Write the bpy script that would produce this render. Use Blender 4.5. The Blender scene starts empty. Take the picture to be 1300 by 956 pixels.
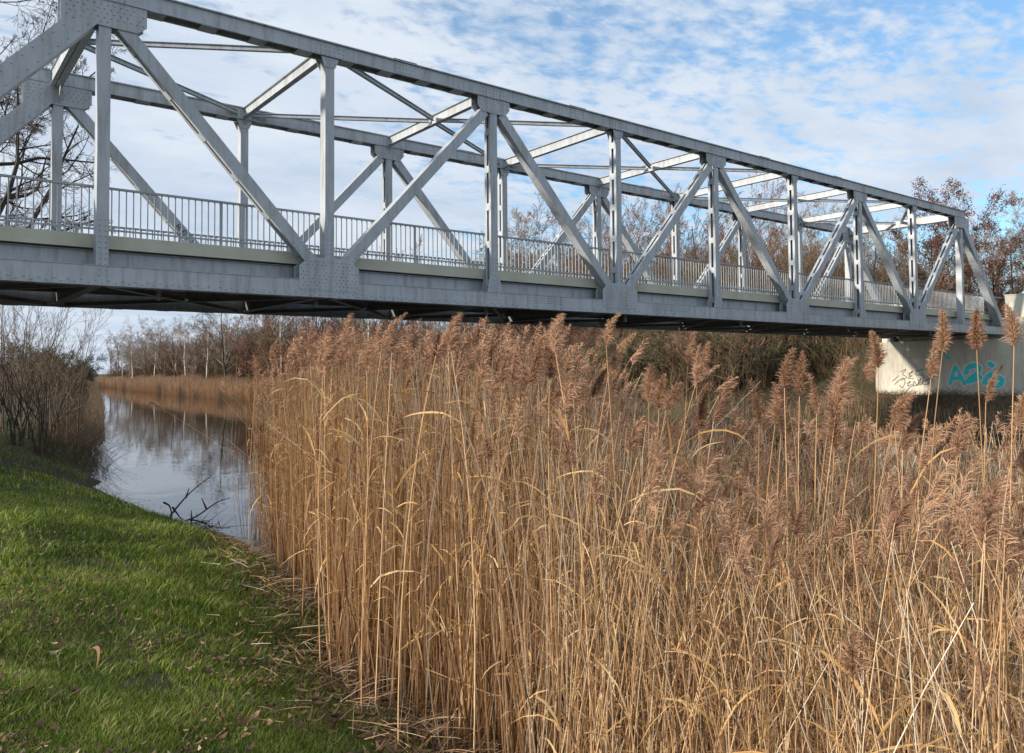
import bpy, math, random
import numpy as np
rng = np.random.default_rng(7); random.seed(7)
sc = bpy.context.scene
COL = sc.collection
R_ = math.radians
# ------------------------------------------------------------------ camera numbers (metres; water surface is z = 0)
FPX, YAW, PIT, ROL = 1006.93, 0.6596, 0.0380, 0.0075
CAM = np.array([1.714, -17.904, 2.80])
ZB = 2.80 + 1.829           # underside of the bottom chord
P = 5.0                     # panel length
_c, _s = math.cos(YAW), math.sin(YAW)
RT = np.array([_c, -_s, 0]); F0 = np.array([_s, _c, 0]); UP = np.array([0, 0, 1.])
FW = F0*math.cos(PIT) + UP*math.sin(PIT); U2 = -F0*math.sin(PIT) + UP*math.cos(PIT)
R3 = RT*math.cos(ROL) - U2*math.sin(ROL); U3 = RT*math.sin(ROL) + U2*math.cos(ROL)
def ray(x, y): return FW + R3*(x-650)/FPX + U3*(433-y)/FPX          # photo pixel (1300 wide) -> direction
def at_z(x, y, z): d = ray(x, y); return CAM + d*((z-CAM[2])/d[2])
def at_x(x, y, X): d = ray(x, y); return CAM + d*((X-CAM[0])/d[0])
def at_y(x, y, Y): d = ray(x, y); return CAM + d*((Y-CAM[1])/d[1])
def at_f(x, F):                                                     # ground point at depth F below photo column x
    d = ray(x, 471); k = F/(d@F0); return CAM[:2] + d[:2]*k
def pix(p):
    d = np.asarray(p, float)-CAM; f = d@FW
    return 650+FPX*(d@R3)/f, 433-FPX*(d@U3)/f, f

# ------------------------------------------------------------------ materials
def mat(name, base, rough=.7, var=None, scale=4.0, metal=0.0, bump=0.0, bscale=40., spec=.5, attr=None, trans=0.0, coord='Object', ramp=None, detail=6.):
    m = bpy.data.materials.new(name); m.use_nodes = True
    nt = m.node_tree; N = nt.nodes; L = nt.links; b = N['Principled BSDF']
    b.inputs['Roughness'].default_value = rough; b.inputs['Metallic'].default_value = metal
    b.inputs['Specular IOR Level'].default_value = spec
    b.inputs['Base Color'].default_value = (*base, 1)
    if attr or ramp or var:
        r = N.new('ShaderNodeValToRGB')
        stops = ramp or [(.3, var), (.7, base)]
        el = r.color_ramp.elements
        while len(el) < len(stops): el.new(.5)
        for e, (p_, c_) in zip(el, stops): e.position = p_; e.color = (*c_, 1)
        if attr:
            a = N.new('ShaderNodeAttribute'); a.attribute_name = attr
            L.new(a.outputs['Fac'], r.inputs['Fac'])
        else:
            tc = N.new('ShaderNodeTexCoord'); n = N.new('ShaderNodeTexNoise')
            n.inputs['Scale'].default_value = scale; n.inputs['Detail'].default_value = detail; n.inputs['Roughness'].default_value = .65
            L.new(tc.outputs[coord], n.inputs['Vector']); L.new(n.outputs['Fac'], r.inputs['Fac'])
        L.new(r.outputs['Color'], b.inputs['Base Color'])
        if trans:
            t = N.new('ShaderNodeBsdfTranslucent'); mx = N.new('ShaderNodeMixShader'); mx.inputs[0].default_value = trans
            L.new(r.outputs['Color'], t.inputs['Color']); L.new(b.outputs[0], mx.inputs[1]); L.new(t.outputs[0], mx.inputs[2])
            L.new(mx.outputs[0], N['Material Output'].inputs['Surface'])
    if bump:
        tc = N.new('ShaderNodeTexCoord'); n = N.new('ShaderNodeTexNoise'); n.inputs['Scale'].default_value = bscale; n.inputs['Detail'].default_value = 8
        bp = N.new('ShaderNodeBump'); bp.inputs['Strength'].default_value = bump; bp.inputs['Distance'].default_value = .02
        L.new(tc.outputs['Object'], n.inputs['Vector']); L.new(n.outputs['Fac'], bp.inputs['Height']); L.new(bp.outputs[0], b.inputs['Normal'])
    return m

def steel_mat(name, c, dark, rust=.0):
    """grey paint: broad fading, vertical runs of grime and small rusty spots"""
    m = mat(name, c, .45, spec=.45, bump=.12, bscale=9.)
    nt = m.node_tree; N = nt.nodes; L = nt.links; b = N['Principled BSDF']
    tc = N.new('ShaderNodeTexCoord')
    def noise(sc_, vec, det=6.): 
        n = N.new('ShaderNodeTexNoise'); n.inputs['Scale'].default_value = sc_; n.inputs['Detail'].default_value = det; n.inputs['Roughness'].default_value = .7
        L.new(vec, n.inputs['Vector']); return n.outputs['Fac']
    mp = N.new('ShaderNodeMapping'); mp.inputs['Scale'].default_value = (6, 6, .7); L.new(tc.outputs['Object'], mp.inputs['Vector'])
    def ramp(f, a, b_):
        r = N.new('ShaderNodeMapRange'); r.inputs['From Min'].default_value = a; r.inputs['From Max'].default_value = b_; L.new(f, r.inputs['Value']); return r.outputs[0]
    def mix(f, A, B):
        x = N.new('ShaderNodeMix'); x.data_type = 'RGBA'; L.new(f, x.inputs[0])
        for v, s in ((A, x.inputs[6]), (B, x.inputs[7])):
            if isinstance(v, tuple): s.default_value = (*v, 1)
            else: L.new(v, s)
        return x.outputs[2]
    c2 = tuple(v*.82 for v in c)
    k = mix(ramp(noise(.8, tc.outputs['Object']), .35, .68), c2, c)
    k = mix(ramp(noise(1., mp.outputs[0]), .47, .74), k, dark)
    k = mix(ramp(noise(5., tc.outputs['Object'], 12), .66, .74), k, (.15, .09, .05))
    L.new(k, b.inputs['Base Color'])
    return m
M = {}
M['steel'] = steel_mat('painted_steel', (.435, .485, .525), (.24, .235, .205))
M['steel_dark'] = steel_mat('dark_steel', (.20, .205, .205), (.10, .09, .08))  # darker overall steel tone for the members below the deck and the bearings
M['rivet'] = mat('rivet_steel', (.25, .285, .31), .5, var=(.20, .22, .23), scale=3)
M['fascia'] = mat('deck_edge_concrete', (.52, .53, .43), .8, var=(.42, .42, .33), scale=1.6, bump=.2, bscale=30)
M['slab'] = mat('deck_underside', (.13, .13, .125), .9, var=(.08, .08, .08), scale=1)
M['rail'] = mat('railing_galvanised', (.36, .40, .42), .5, var=(.28, .31, .32), scale=3)
M['concrete'] = steel_mat('pale_concrete', (.70, .67, .56), (.44, .41, .32)); M['concrete'].node_tree.nodes['Principled BSDF'].inputs['Roughness'].default_value = .9
M['cap'] = mat('wall_cap_concrete', (.50, .49, .43), .85, var=(.38, .37, .32), scale=2, bump=.2)
M['cyan'] = mat('turquoise_spray', (.03, .78, .76), .55, var=(.03, .66, .67), scale=3)
M['white'] = mat('white_spray', (.75, .77, .74), .6)
M['black'] = mat('black_marker', (.03, .03, .035), .6)
M['bark'] = mat('bark_brown', (.14, .105, .075), .95, var=(.07, .055, .04), scale=6)
M['bark_dark'] = mat('bark_dark', (.07, .055, .045), .95, var=(.035, .03, .026), scale=6)
M['bark_green'] = mat('bark_mossy', (.13, .12, .06), .95, var=(.07, .07, .035), scale=3)
M['birch'] = mat('birch_bark', (.72, .68, .62), .8, ramp=[(.0, (.06, .05, .045)), (.38, (.10, .09, .08)), (.45, (.62, .58, .52)), (1., (.78, .75, .70))], scale=5)
M['twig_red'] = mat('twigs_red_brown', (.20, .10, .07), .9, attr='rnd', ramp=[(0, (.10, .055, .04)), (1, (.27, .145, .095))])
M['twig_brown'] = mat('twigs_brown', (.15, .11, .08), .9, attr='rnd', ramp=[(0, (.075, .055, .04)), (1, (.22, .165, .11))])
M['twig_olive'] = mat('twigs_olive', (.15, .12, .06), .9, attr='rnd', ramp=[(0, (.06, .055, .03)), (1, (.20, .16, .085))])
M['twig_grey'] = mat('twigs_grey', (.28, .24, .20), .9, attr='rnd', ramp=[(0, (.16, .13, .11)), (1, (.38, .33, .27))])
M['leaf_red'] = mat('withered_leaves', (.16, .07, .04), .8, attr='rnd', ramp=[(0, (.06, .03, .022)), (.6, (.15, .062, .04)), (1, (.24, .11, .06))], trans=.25)
M['leaf_green'] = mat('evergreen_leaves', (.04, .055, .018), .6, attr='rnd', ramp=[(0, (.014, .02, .008)), (.7, (.04, .055, .018)), (1, (.09, .10, .035))], trans=.2)
M['scrub'] = mat('scrub_twigs', (.15, .10, .06), .9, attr='rnd', ramp=[(0, (.06, .045, .03)), (.5, (.15, .10, .055)), (.8, (.21, .13, .07)), (1, (.11, .11, .045))])
M['reed'] = mat('reed_stems', (.5, .3, .13), .65, attr='rnd', ramp=[(0, (.08, .048, .03)), (.2, (.26, .145, .07)), (.42, (.54, .32, .15)), (.62, (.70, .46, .24)), (.8, (.78, .61, .40)), (1, (.86, .78, .63))], trans=.15)
M['reedleaf'] = mat('reed_leaves', (.5, .33, .16), .7, attr='rnd', ramp=[(0, (.22, .115, .05)), (.5, (.62, .38, .14)), (1, (.74, .55, .30))], trans=.25)
M['plume'] = mat('reed_plumes', (.3, .17, .12), .9, attr='rnd', ramp=[(0, (.15, .08, .05)), (.5, (.42, .25, .155)), (1, (.62, .43, .29))], trans=.3)
M['farreed'] = mat('far_reeds', (.4, .22, .1), .8, attr='rnd', ramp=[(0, (.28, .17, .10)), (.5, (.62, .43, .27)), (1, (.78, .60, .42))], trans=.15)
M['grass'] = mat('grass_blades', (.06, .14, .015), .6, attr='rnd', ramp=[(0, (.05, .085, .012)), (.4, (.16, .26, .022)), (.68, (.34, .43, .05)), (.86, (.48, .46, .13)), (1, (.56, .44, .25))], trans=.35)
M['litter'] = mat('dead_leaves', (.22, .13, .08), .85, attr='rnd', ramp=[(0, (.05, .028, .016)), (.6, (.15, .082, .038)), (.88, (.26, .165, .08)), (1, (.46, .36, .22))])

# ------------------------------------------------------------------ mesh building
class MB:
    def __init__(s): s.v = []; s.f4 = []; s.f3 = []; s.n = 0; s.r4 = []; s.r3 = []
    def add(s, V, F, rnd=0.5):
        V = np.asarray(V, float).reshape(-1, 3); F = np.asarray(F, int)
        if len(F) == 0: return
        s.v.append(V)
        r = np.full(len(F), rnd) if np.isscalar(rnd) else np.asarray(rnd)
        (s.f4 if F.shape[1] == 4 else s.f3).append(F+s.n); (s.r4 if F.shape[1] == 4 else s.r3).append(r)
        s.n += len(V)
    def box(s, c, h, A=None):
        """centre, half sizes, axes rows"""
        A = np.eye(3) if A is None else A
        q = np.array([[i, j, k] for i in (-1, 1) for j in (-1, 1) for k in (-1, 1)], float)*h
        s.add(np.asarray(c)+q@A, [[0,1,3,2],[4,6,7,5],[0,4,5,1],[2,3,7,6],[0,2,6,4],[1,5,7,3]])
    def b(s, x0, x1, y0, y1, z0, z1): s.box(((x0+x1)/2, (y0+y1)/2, (z0+z1)/2), ((x1-x0)/2, (y1-y0)/2, (z1-z0)/2))
    def poly(s, pts, y0, y1, plane='y'):
        """convex polygon in XZ extruded over y (or in YZ over x)"""
        n = len(pts); V = []
        for yy in (y0, y1):
            for a, z in pts: V.append((a, yy, z) if plane == 'y' else (yy, a, z))
        s.add(V, [[i, (i+1) % n, n+(i+1) % n, n+i] for i in range(n)])
        for o in (0, n): s.add([V[o+k] for k in range(n)], [[0, k, k+1] for k in range(1, n-1)])
    def rivets(s, pts, axis, r=.019, h=.020):
        pts = np.asarray(pts, float).reshape(-1, 3); a = np.asarray(axis, float)
        u = np.cross(a, [0.3, .2, 1.]); u /= np.linalg.norm(u); w = np.cross(a, u)
        ang = np.arange(6)*math.pi/3
        ring = np.array([u*math.cos(t)+w*math.sin(t) for t in ang])
        T = np.vstack([ring*r, ring*r*.62+a*h*.8, [a*h]])
        V = (pts[:, None]+T[None]).reshape(-1, 3); o = (np.arange(len(pts))*13)[:, None, None]
        q = np.array([[i, (i+1) % 6, 6+(i+1) % 6, 6+i] for i in range(6)])[None]+o
        t = np.array([[6+i, 6+(i+1) % 6, 12] for i in range(6)])[None]+o
        s.add(V, q.reshape(-1, 4)); s.n -= len(V); s.v.append(np.zeros((0, 3)))
        s.f3.append(t.reshape(-1, 3)+s.n); s.r3.append(np.full(len(t.reshape(-1, 3)), .5)); s.n += len(V)
    def strands(s, Pt, Rr, rnd, k=3):
        """Pt N,K,3 ; Rr N,K ; tubes with k sides"""
        Pt = np.asarray(Pt, float); N_, K_ = Pt.shape[:2]
        if N_ == 0: return
        T = np.gradient(Pt, axis=1); T /= np.linalg.norm(T, axis=2, keepdims=True)+1e-9
        ref = np.where(np.abs(T[:, :1, 2:3]) > .9, np.array([1., 0, 0]), np.array([0, 0, 1.]))
        u = np.cross(T, np.broadcast_to(ref, T.shape)); u /= np.linalg.norm(u, axis=2, keepdims=True)+1e-9
        w = np.cross(T, u)
        ang = 2*math.pi*np.arange(k)/k
        V = Pt[:, :, None]+Rr[:, :, None, None]*(u[:, :, None]*np.cos(ang)[None, None, :, None]+w[:, :, None]*np.sin(ang)[None, None, :, None])
        idx = np.arange(N_*K_*k).reshape(N_, K_, k)
        a = idx[:, :-1]; b_ = idx[:, 1:]
        F = np.stack([a, np.roll(a, -1, 2), np.roll(b_, -1, 2), b_], -1).reshape(-1, 4)
        s.add(V.reshape(-1, 3), F, np.repeat(np.broadcast_to(rnd, (N_,)), (K_-1)*k))
    def ribbons(s, Pt, W, rnd):
        """Pt N,K,3 centre line, W N,K,3 half width vectors"""
        N_, K_ = Pt.shape[:2]
        if N_ == 0: return
        V = np.stack([Pt-W, Pt+W], 2); idx = np.arange(N_*K_*2).reshape(N_, K_, 2)
        F = np.stack([idx[:, :-1, 0], idx[:, :-1, 1], idx[:, 1:, 1], idx[:, 1:, 0]], -1).reshape(-1, 4)
        s.add(V.reshape(-1, 3), F, np.repeat(np.broadcast_to(rnd, (N_,)), K_-1))
    def mesh(s, name, material, smooth=False):
        me = bpy.data.meshes.new(name)
        V = np.vstack(s.v) if s.v else np.zeros((0, 3))
        f4 = np.vstack(s.f4) if s.f4 else np.zeros((0, 4), int); f3 = np.vstack(s.f3) if s.f3 else np.zeros((0, 3), int)
        me.vertices.add(len(V)); me.vertices.foreach_set('co', V.astype(np.float32).ravel())
        nl = f4.size+f3.size; me.loops.add(nl); me.loops.foreach_set('vertex_index', np.concatenate([f4.ravel(), f3.ravel()]).astype(np.int32))
        npoly = len(f4)+len(f3); me.polygons.add(npoly)
        st = np.concatenate([np.arange(len(f4))*4, f4.size+np.arange(len(f3))*3]).astype(np.int32)
        me.polygons.foreach_set('loop_start', st)
        me.polygons.foreach_set('use_smooth', np.full(npoly, bool(smooth)))
        a = me.attributes.new('rnd', 'FLOAT', 'FACE')
        a.data.foreach_set('value', np.concatenate([np.concatenate(s.r4) if s.r4 else [], np.concatenate(s.r3) if s.r3 else []]).astype(np.float32))
        me.materials.append(material); me.update(calc_edges=True); me.validate()
        return me
    def build(s, name, material, parent=None, smooth=False, **kw):
        o = bpy.data.objects.new(name, s.mesh(name, material, smooth)); COL.objects.link(o)
        if parent is not None: o.parent = parent
        return tag(o, **kw)
def tag(o, label=None, cat=None, group=None, kind=None):
    for k, v in (('label', label), ('category', cat), ('group', group), ('kind', kind)):
        if v: o[k] = v
    return o
def empty(name, loc, label, cat, group=None, rz=0):
    o = bpy.data.objects.new(name, None); COL.objects.link(o); o.location = loc; o.rotation_euler.z = rz
    return tag(o, label, cat, group)
def copy_tree(o, parent=None):
    c = o.copy(); COL.objects.link(c); c.parent = parent
    for ch in o.children: copy_tree(ch, c)
    return c

# ------------------------------------------------------------------ terrain
LY = np.array([-400,-60,-22,-18,-12,-9,-7.2,-5.0,-1,3.9,17.5,60,135,203,260,330.]); LX = np.array([0,3.2,5.2,5.4,5.7,6.25,6.35,6.15,5.8,5.7,8.,15.8,28.2,38.5,42,30])
RY = np.array([-400,-60,-20,0,20,45,67,100,135,203,260,330.]); RX = np.array([34,36,40,42,38,32.5,30.4,32.5,34.8,41.5,52,45])
def xl(y): return np.interp(y, LY, LX)
def xr(y): return np.interp(y, RY, RX)
_g = np.random.default_rng(3).random((64, 64))
def vnoise(x, y, s):
    x = np.asarray(x)/s; y = np.asarray(y)/s; xi = np.floor(x).astype(int); yi = np.floor(y).astype(int); fx = x-xi; fy = y-yi
    fx = fx*fx*(3-2*fx); fy = fy*fy*(3-2*fy); g = lambda a, b: _g[a % 64, b % 64]
    return (g(xi, yi)*(1-fx)+g(xi+1, yi)*fx)*(1-fy)+(g(xi, yi+1)*(1-fx)+g(xi+1, yi+1)*fx)*fy
def ground(x, y):
    x = np.asarray(x, float); y = np.asarray(y, float)
    dl = xl(y)-x+(vnoise(x*.3, y, 1.3)-.5)*.35*(y < 60)+(vnoise(x, y+30, .45)-.5)*.16*(y < 60); dr = x-xr(y)
    hl = np.interp(dl, [-3, -1.2, 0, .5, 1.6, 3.6, 8, 40, 200], [-1.4, -.7, -.06, .22, .72, 1.18, 1.35, 1.9, 2.5])
    hr = np.interp(dr, [-3, -1.2, 0, 1, 3, 7, 15, 60, 200], [-1.4, -.6, -.04, .35, .9, 1.3, 1.6, 2.2, 3])
    h = np.where(dl > -3, hl, np.where(dr > -3, hr, -1.4))
    h = np.where(h > .1, h+(vnoise(x, y, 1.1)-.5)*.10+(vnoise(x+7, y, .37)-.5)*.035+(vnoise(x, y+9, 5)-.5)*.25*np.clip(np.abs(dl)/8, 0, 1), h+(vnoise(x, y, .7)-.5)*.05)
    # approach embankments of the bridge at both ends
    def emb(xs):
        side = np.clip(1-(np.abs(y-3.2)-3.9)/7.0, 0, 1); return xs*side
    h = h+emb(np.clip((x-50.6)/1.0, 0, 1))*(ZB+.9-1.6)+emb(np.clip((-1.2-x)/1.0, 0, 1))*(ZB+.9-1.4)
    return np.where((h < 0.02) & (y > 205), .1+(y-205)*.03, h)
def axis(vals): return np.unique(np.round(np.concatenate(vals), 3))
gx = axis([np.array([-900,-400,-200,-120,-80]), np.arange(-60, -10, 3.), np.arange(-10, 12, .22), np.arange(12, 60, 1.), np.arange(60, 130, 5.), np.array([160,220,300,500,1000])])
gy = axis([np.array([-300,-120,-60]), np.arange(-40, -20, 1.5), np.arange(-20, 14, .22), np.arange(14, 60, 1.2), np.arange(60, 220, 4.), np.array([240,280,350,500,800,1400])])
GX, GY = np.meshgrid(gx, gy, indexing='ij'); GZ = ground(GX, GY)
b = MB(); idx = np.arange(GX.size).reshape(GX.shape)
b.add(np.stack([GX, GY, GZ], -1).reshape(-1, 3), np.stack([idx[:-1, :-1], idx[1:, :-1], idx[1:, 1:], idx[:-1, 1:]], -1).reshape(-1, 4))
gm = mat('soil_and_turf', (.05, .06, .02), .95, ramp=[(.25, (.05, .035, .022)), (.42, (.085, .06, .035)), (.55, (.045, .055, .018)), (.68, (.10, .07, .04)), (.8, (.15, .10, .06))], scale=3.5, bump=1., bscale=45, detail=14.)
b.build('ground', gm, smooth=True, kind='structure')

b = MB(); b.add([(-60, -400, 0), (120, -400, 0), (120, 420, 0), (-60, 420, 0)], [[0, 1, 2, 3]])
wm = bpy.data.materials.new('canal_water'); wm.use_nodes = True; N = wm.node_tree.nodes; L = wm.node_tree.links; bs = N['Principled BSDF']
bs.inputs['Base Color'].default_value = (.018, .018, .012, 1); bs.inputs['Roughness'].default_value = .02; bs.inputs['IOR'].default_value = 1.40
tc = N.new('ShaderNodeTexCoord'); mp = N.new('ShaderNodeMapping'); mp.inputs['Scale'].default_value = (1, .8, 1)
n1 = N.new('ShaderNodeTexNoise'); n1.inputs['Scale'].default_value = 1.6; n1.inputs['Detail'].default_value = 3
n2 = N.new('ShaderNodeTexNoise'); n2.inputs['Scale'].default_value = .25; n2.inputs['Detail'].default_value = 2
ad = N.new('ShaderNodeMath'); ad.operation = 'MULTIPLY'
bp = N.new('ShaderNodeBump'); bp.inputs['Strength'].default_value = .3; bp.inputs['Distance'].default_value = .03
L.new(tc.outputs['Object'], mp.inputs[0]); L.new(mp.outputs[0], n1.inputs[0]); L.new(mp.outputs[0], n2.inputs[0]); L.new(n1.outputs[0], ad.inputs[0]); L.new(n2.outputs[0], ad.inputs[1])
L.new(ad.outputs[0], bp.inputs['Height']); L.new(bp.outputs[0], bs.inputs['Normal'])
b.build('water', wm, kind='structure')

# ------------------------------------------------------------------ the bridge
BR = empty('truss_bridge', (0, 0, 0), 'long grey riveted steel truss footbridge with railings spanning the canal', 'bridge')
H = 6.28; TH = .36; BH = .405; D = .30; W = 6.05
def frame(p0, p1):
    d = np.array([p1[0]-p0[0], 0, p1[1]-p0[1]], float); ln = np.linalg.norm(d); a = d/ln; n = np.array([-a[2], 0, a[0]])
    return a, n, ln
def member(p0, p1, w, y0, dep, closed=False, rv=0, fl=.10, step=.95, bl=.20):
    """two channels face to face, joined by batten plates; p in XZ (z from ZB)"""
    m = MB(); a, n, ln = frame(p0, p1); A = np.array([a, [0, 1, 0], n]); t = .007
    mid = np.array([(p0[0]+p1[0])/2, 0, (p0[1]+p1[1])/2+ZB])
    for yy in (y0+t, y0+dep-t): m.box(mid+[0, yy, 0], (ln/2, t, w/2), A)
    for sg in (-1, 1):
        if closed: m.box(mid+[0, y0+dep/2, 0]+n*sg*(w/2-t-.001), (ln/2, dep/2-2*t-.001, t), A)
        else:
            for yy in (y0+2*t+fl/2, y0+dep-2*t-fl/2): m.box(mid+[0, yy, 0]+n*sg*(w/2-t-.001), (ln/2, fl/2, t), A)
            k = int(ln/step)
            for i in range(k):
                s_ = -ln/2+(i+.5)*ln/k
                m.box(mid+[0, y0+dep/2, 0]+n*sg*(w/2+.004)+a*s_, (bl/2, dep/2-.02, .005), A)
    if rv:
        k = int(ln/rv); pts = []
        for i in range(k):
            for sg in (-1, 1): pts.append(mid+[0, y0, 0]+a*(-ln/2+(i+.5+.25*sg)*ln/k)+n*sg*w*.28)
        m.rivets(pts, (0, -1, 0))
    return m
def in_poly(pts, q, inset=.045):
    n = len(pts); c = np.mean(pts, 0)
    for i in range(n):
        p, r = np.array(pts[i]), np.array(pts[(i+1) % n]); e = r-p; nn = np.array([-e[1], e[0]])/np.linalg.norm(e)
        if (c-p)@nn < 0: nn = -nn
        if (np.array(q)-p)@nn < inset: return False
    return True
def gusset(pts, y0, y1, spacing=.105, out=-1, extra=None):
    m = MB(); pz = [(x, z+ZB) for x, z in pts]; m.poly(pz, y0, y1)
    xs = [p[0] for p in pts]; zs = [p[1] for p in pts]; riv = []
    j = 0; z = min(zs)+.05
    while z < max(zs)-.03:
        x = min(xs)+.05+(spacing/2 if j % 2 else 0)
        while x < max(xs):
            if in_poly(pts, (x, z)) and vnoise(x*3.1+j, z*7.7+y0, .31) > .22: riv.append((x, (y0 if out < 0 else y1), z+ZB))
            x += spacing
        z += spacing*.72; j += 1
    if riv: m.rivets(riv, (0, out, 0))
    return m
def zb(z): return ZB+z
for side in (0, 1):
    y0 = 0 if side == 0 else W; yo = y0; yi = y0+D
    S = 'near' if side == 0 else 'far'
    # chords
    m = MB(); x0, x1 = 4.18, 45.42; zt = H-TH
    m.b(x0, x1, yo, yo+.014, zb(zt), zb(H-.012)); m.b(x0, x1, yi-.014, yi, zb(zt), zb(H-.012))
    m.b(x0-.01, x1+.01, yo-.05, yi+.05, zb(H-.012), zb(H+.012)); m.b(x0+2, x1-2, yo-.035, yi+.035, zb(H+.012), zb(H+.024))
    m.b(x0, x1, yo-.05, yo, zb(zt), zb(zt+.012)); m.b(x0, x1, yi, yi+.05, zb(zt), zb(zt+.012))
    m.b(x0, x0+.012, yo+.014, yi-.014, zb(zt), zb(H-.014)); m.b(x1-.012, x1, yo+.014, yi-.014, zb(zt), zb(H-.014))
    xx = x0+.7
    while xx < x1: m.b(xx-.19, xx+.19, yo-.045, yi+.045, zb(zt-.012), zb(zt)); xx += 1.12
    riv = []
    for i in range(1, 10):
        for dx in np.arange(-.36, .37, .12):
            for dz in (.06, .15, .25): riv.append((i*P+dx, yo, zb(zt+dz)))
    for xx in (12.1, 18.2, 27.9, 33.1, 41.8):                    # splice plates
        m.b(xx-.3, xx+.3, yo-.012, yo-.0005, zb(zt+.03), zb(H-.05)); m.b(xx-.35, xx+.35, yo-.055, yi+.055, zb(H+.025), zb(H+.037))
        for dx in np.arange(-.25, .26, .1):
            for dz in (.08, .2, .28): riv.append((xx+dx, yo-.012, zb(zt+dz)))
    m.rivets([r for r in riv], (0, -1, 0)); m.build('top_chord', M['steel'], BR, )
    m = MB(); x0, x1 = -.35, 50.35
    m.b(x0, x1, yo, yo+.016, zb(0), zb(BH)); m.b(x0, x1, yi-.016, yi, zb(0), zb(BH))
    m.b(x0, x1, yo-.012, yo+.10, zb(-.014), zb(-.001)); m.b(x0, x1, yi-.10, yi+.012, zb(-.014), zb(-.001))
    m.b(x0, x1, yo-.010, yo-.0005, zb(0), zb(.13)); 
    m.b(x0, x1, yo-.014, yo-.0005, zb(BH-.012), zb(BH))
    xx = x0+.6
    while xx < x1: m.b(xx-.16, xx+.16, yo+.02, yi-.02, zb(-.026), zb(-.0145)); m.b(xx-.16, xx+.16, yo+.018, yi-.018, zb(BH-.03), zb(BH-.02)); xx += 1.25
    riv = []
    xx = x0+.1; k = 0
    while xx < x1: riv.append((xx, yo-.010, zb(.045+.05*(k % 2)))); k += 1; xx += .125
    for xs in list(np.arange(2.45, 50, 5.0)) + [17.2, 17.5, 24, 29.5, 34.2, 41.3]:
        for dz in (.17, .24, .32): riv.append((xs, yo, zb(dz)))
    for xs, n_ in ((16.2, 14), (21.5, 22), (31.7, 20)):
        for i in range(n_):
            for dz in (.18, .25, .33): riv.append((xs+i*.09, yo, zb(dz)))
    m.rivets(riv, (0, -1, 0)); m.build('bottom_chord', M['steel'], BR)
    # posts
    for i in range(1, 10):
        odd = i % 2; top = (zt if not odd else zt-.42)+.02 if i not in (1, 9) else zt-.5
        bot = BH*.35 if odd else .90
        m = member((i*P, bot), (i*P, top), .235, yo+.004, D-.008, closed=(i in (1, 2, 9)), rv=0, fl=.085)
        riv = [(i*P+s_*.06, yo+.004, zb(z)) for s_ in (-1, 1) for z in np.arange(.2 if odd else .95, 1.42, .115)]
        if i in (1, 2): riv += [(i*P-.13+.008, yo+d_, zb(z)) for d_ in () for z in ()]
        m.rivets(riv, (0, -1, 0)); m.build('post', M['steel'], BR)
        # side rivet rows are on their own face direction
        if odd and i not in (1, 9):
            m = gusset([(i*P-.26, BH), (i*P+.26, BH), (i*P+.135, BH+.55), (i*P-.135, BH+.55)], yo-.010, yo-.001, .10); m.build('gusset_plate', M['steel'], BR)
            m = MB(); m.poly([(i*P-.26, zb(BH)), (i*P+.26, zb(BH)), (i*P+.135, zb(BH+.55)), (i*P-.135, zb(BH+.55))], yi+.001, yi+.010); m.build('gusset_plate', M['steel'], BR)
        if not odd:
            for ya, yb in ((yo-.010, yo-.001), (yi+.001, yi+.010)):
                m = gusset([(i*P-.135, zt-.26), (i*P+.135, zt-.26), (i*P+.24, zt-.02), (i*P-.24, zt-.02)], ya, yb, .09); m.build('gusset_plate', M['steel'], BR)
            hw = .78
            for ya, yb in ((yo-.013, yo-.0005), (yi+.001, yi+.013)):
                m = gusset([(i*P-hw, .14), (i*P+hw, .14), (i*P+hw, .72), (i*P+.52, .95), (i*P-.52, .95), (i*P-hw, .72)], ya, yb, .115); m.build('gusset_plate', M['steel'], BR)
        elif i in (1, 9):
            sg = 1 if i == 1 else -1
            g = [(i*P-sg*.82, zt+.02), (i*P+sg*.80, zt+.02), (i*P+sg*.80, zt-.40), (i*P+sg*.62, zt-.55), (i*P-sg*.30, zt-.55), (i*P-sg*.82, zt-.60)]
            if sg < 0: g = g[::-1]
            for ya, yb in ((yo-.026, yo-.002), (yi+.002, yi+.024)):
                m = gusset(g, ya, yb, .125); m.build('gusset_plate', M['steel'], BR)
        else:
            for ya, yb in ((yo-.013, yo-.001), (yi+.001, yi+.013)):
                m = gusset([(i*P-.56, zt+.0), (i*P+.56, zt+.0), (i*P+.56, zt-.25), (i*P+.40, zt-.43), (i*P-.39, zt-.43), (i*P-.56, zt-.27)], ya, yb, .10); m.build('gusset_plate', M['steel'], BR)
    # diagonals
    zc0, zc1 = .36, zt-.10
    for i in range(1, 9):
        pa, pb = ((i*P, zc1), ((i+1)*P, zc0)) if i % 2 else ((i*P, zc0), ((i+1)*P, zc1))
        a, n, ln = frame(pa, pb); e0, e1 = (.42, .52) if i % 2 else (.52, .42)
        qa = (pa[0]+a[0]*e0, pa[1]+a[2]*e0); qb = (pb[0]-a[0]*e1, pb[1]-a[2]*e1)
        m = member(qa, qb, .275 if i % 2 else .265, yo+.003, D-.006, closed=(i in (2, 3, 5, 7)), fl=.09)
        # rivets and lap plates at the foot of the tension members
        bx = qb if i % 2 else qa; sg = -1 if i % 2 else 1
        pts = [np.array([bx[0], 0, bx[1]+ZB])+[0, yo+.003, 0]+a*sg*(j*.11)+n*s_*.075 for j in range(0, 8) for s_ in (-1, 1)]
        m.rivets(pts, (0, -1, 0)); m.build('diagonal', M['steel'], BR)
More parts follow.
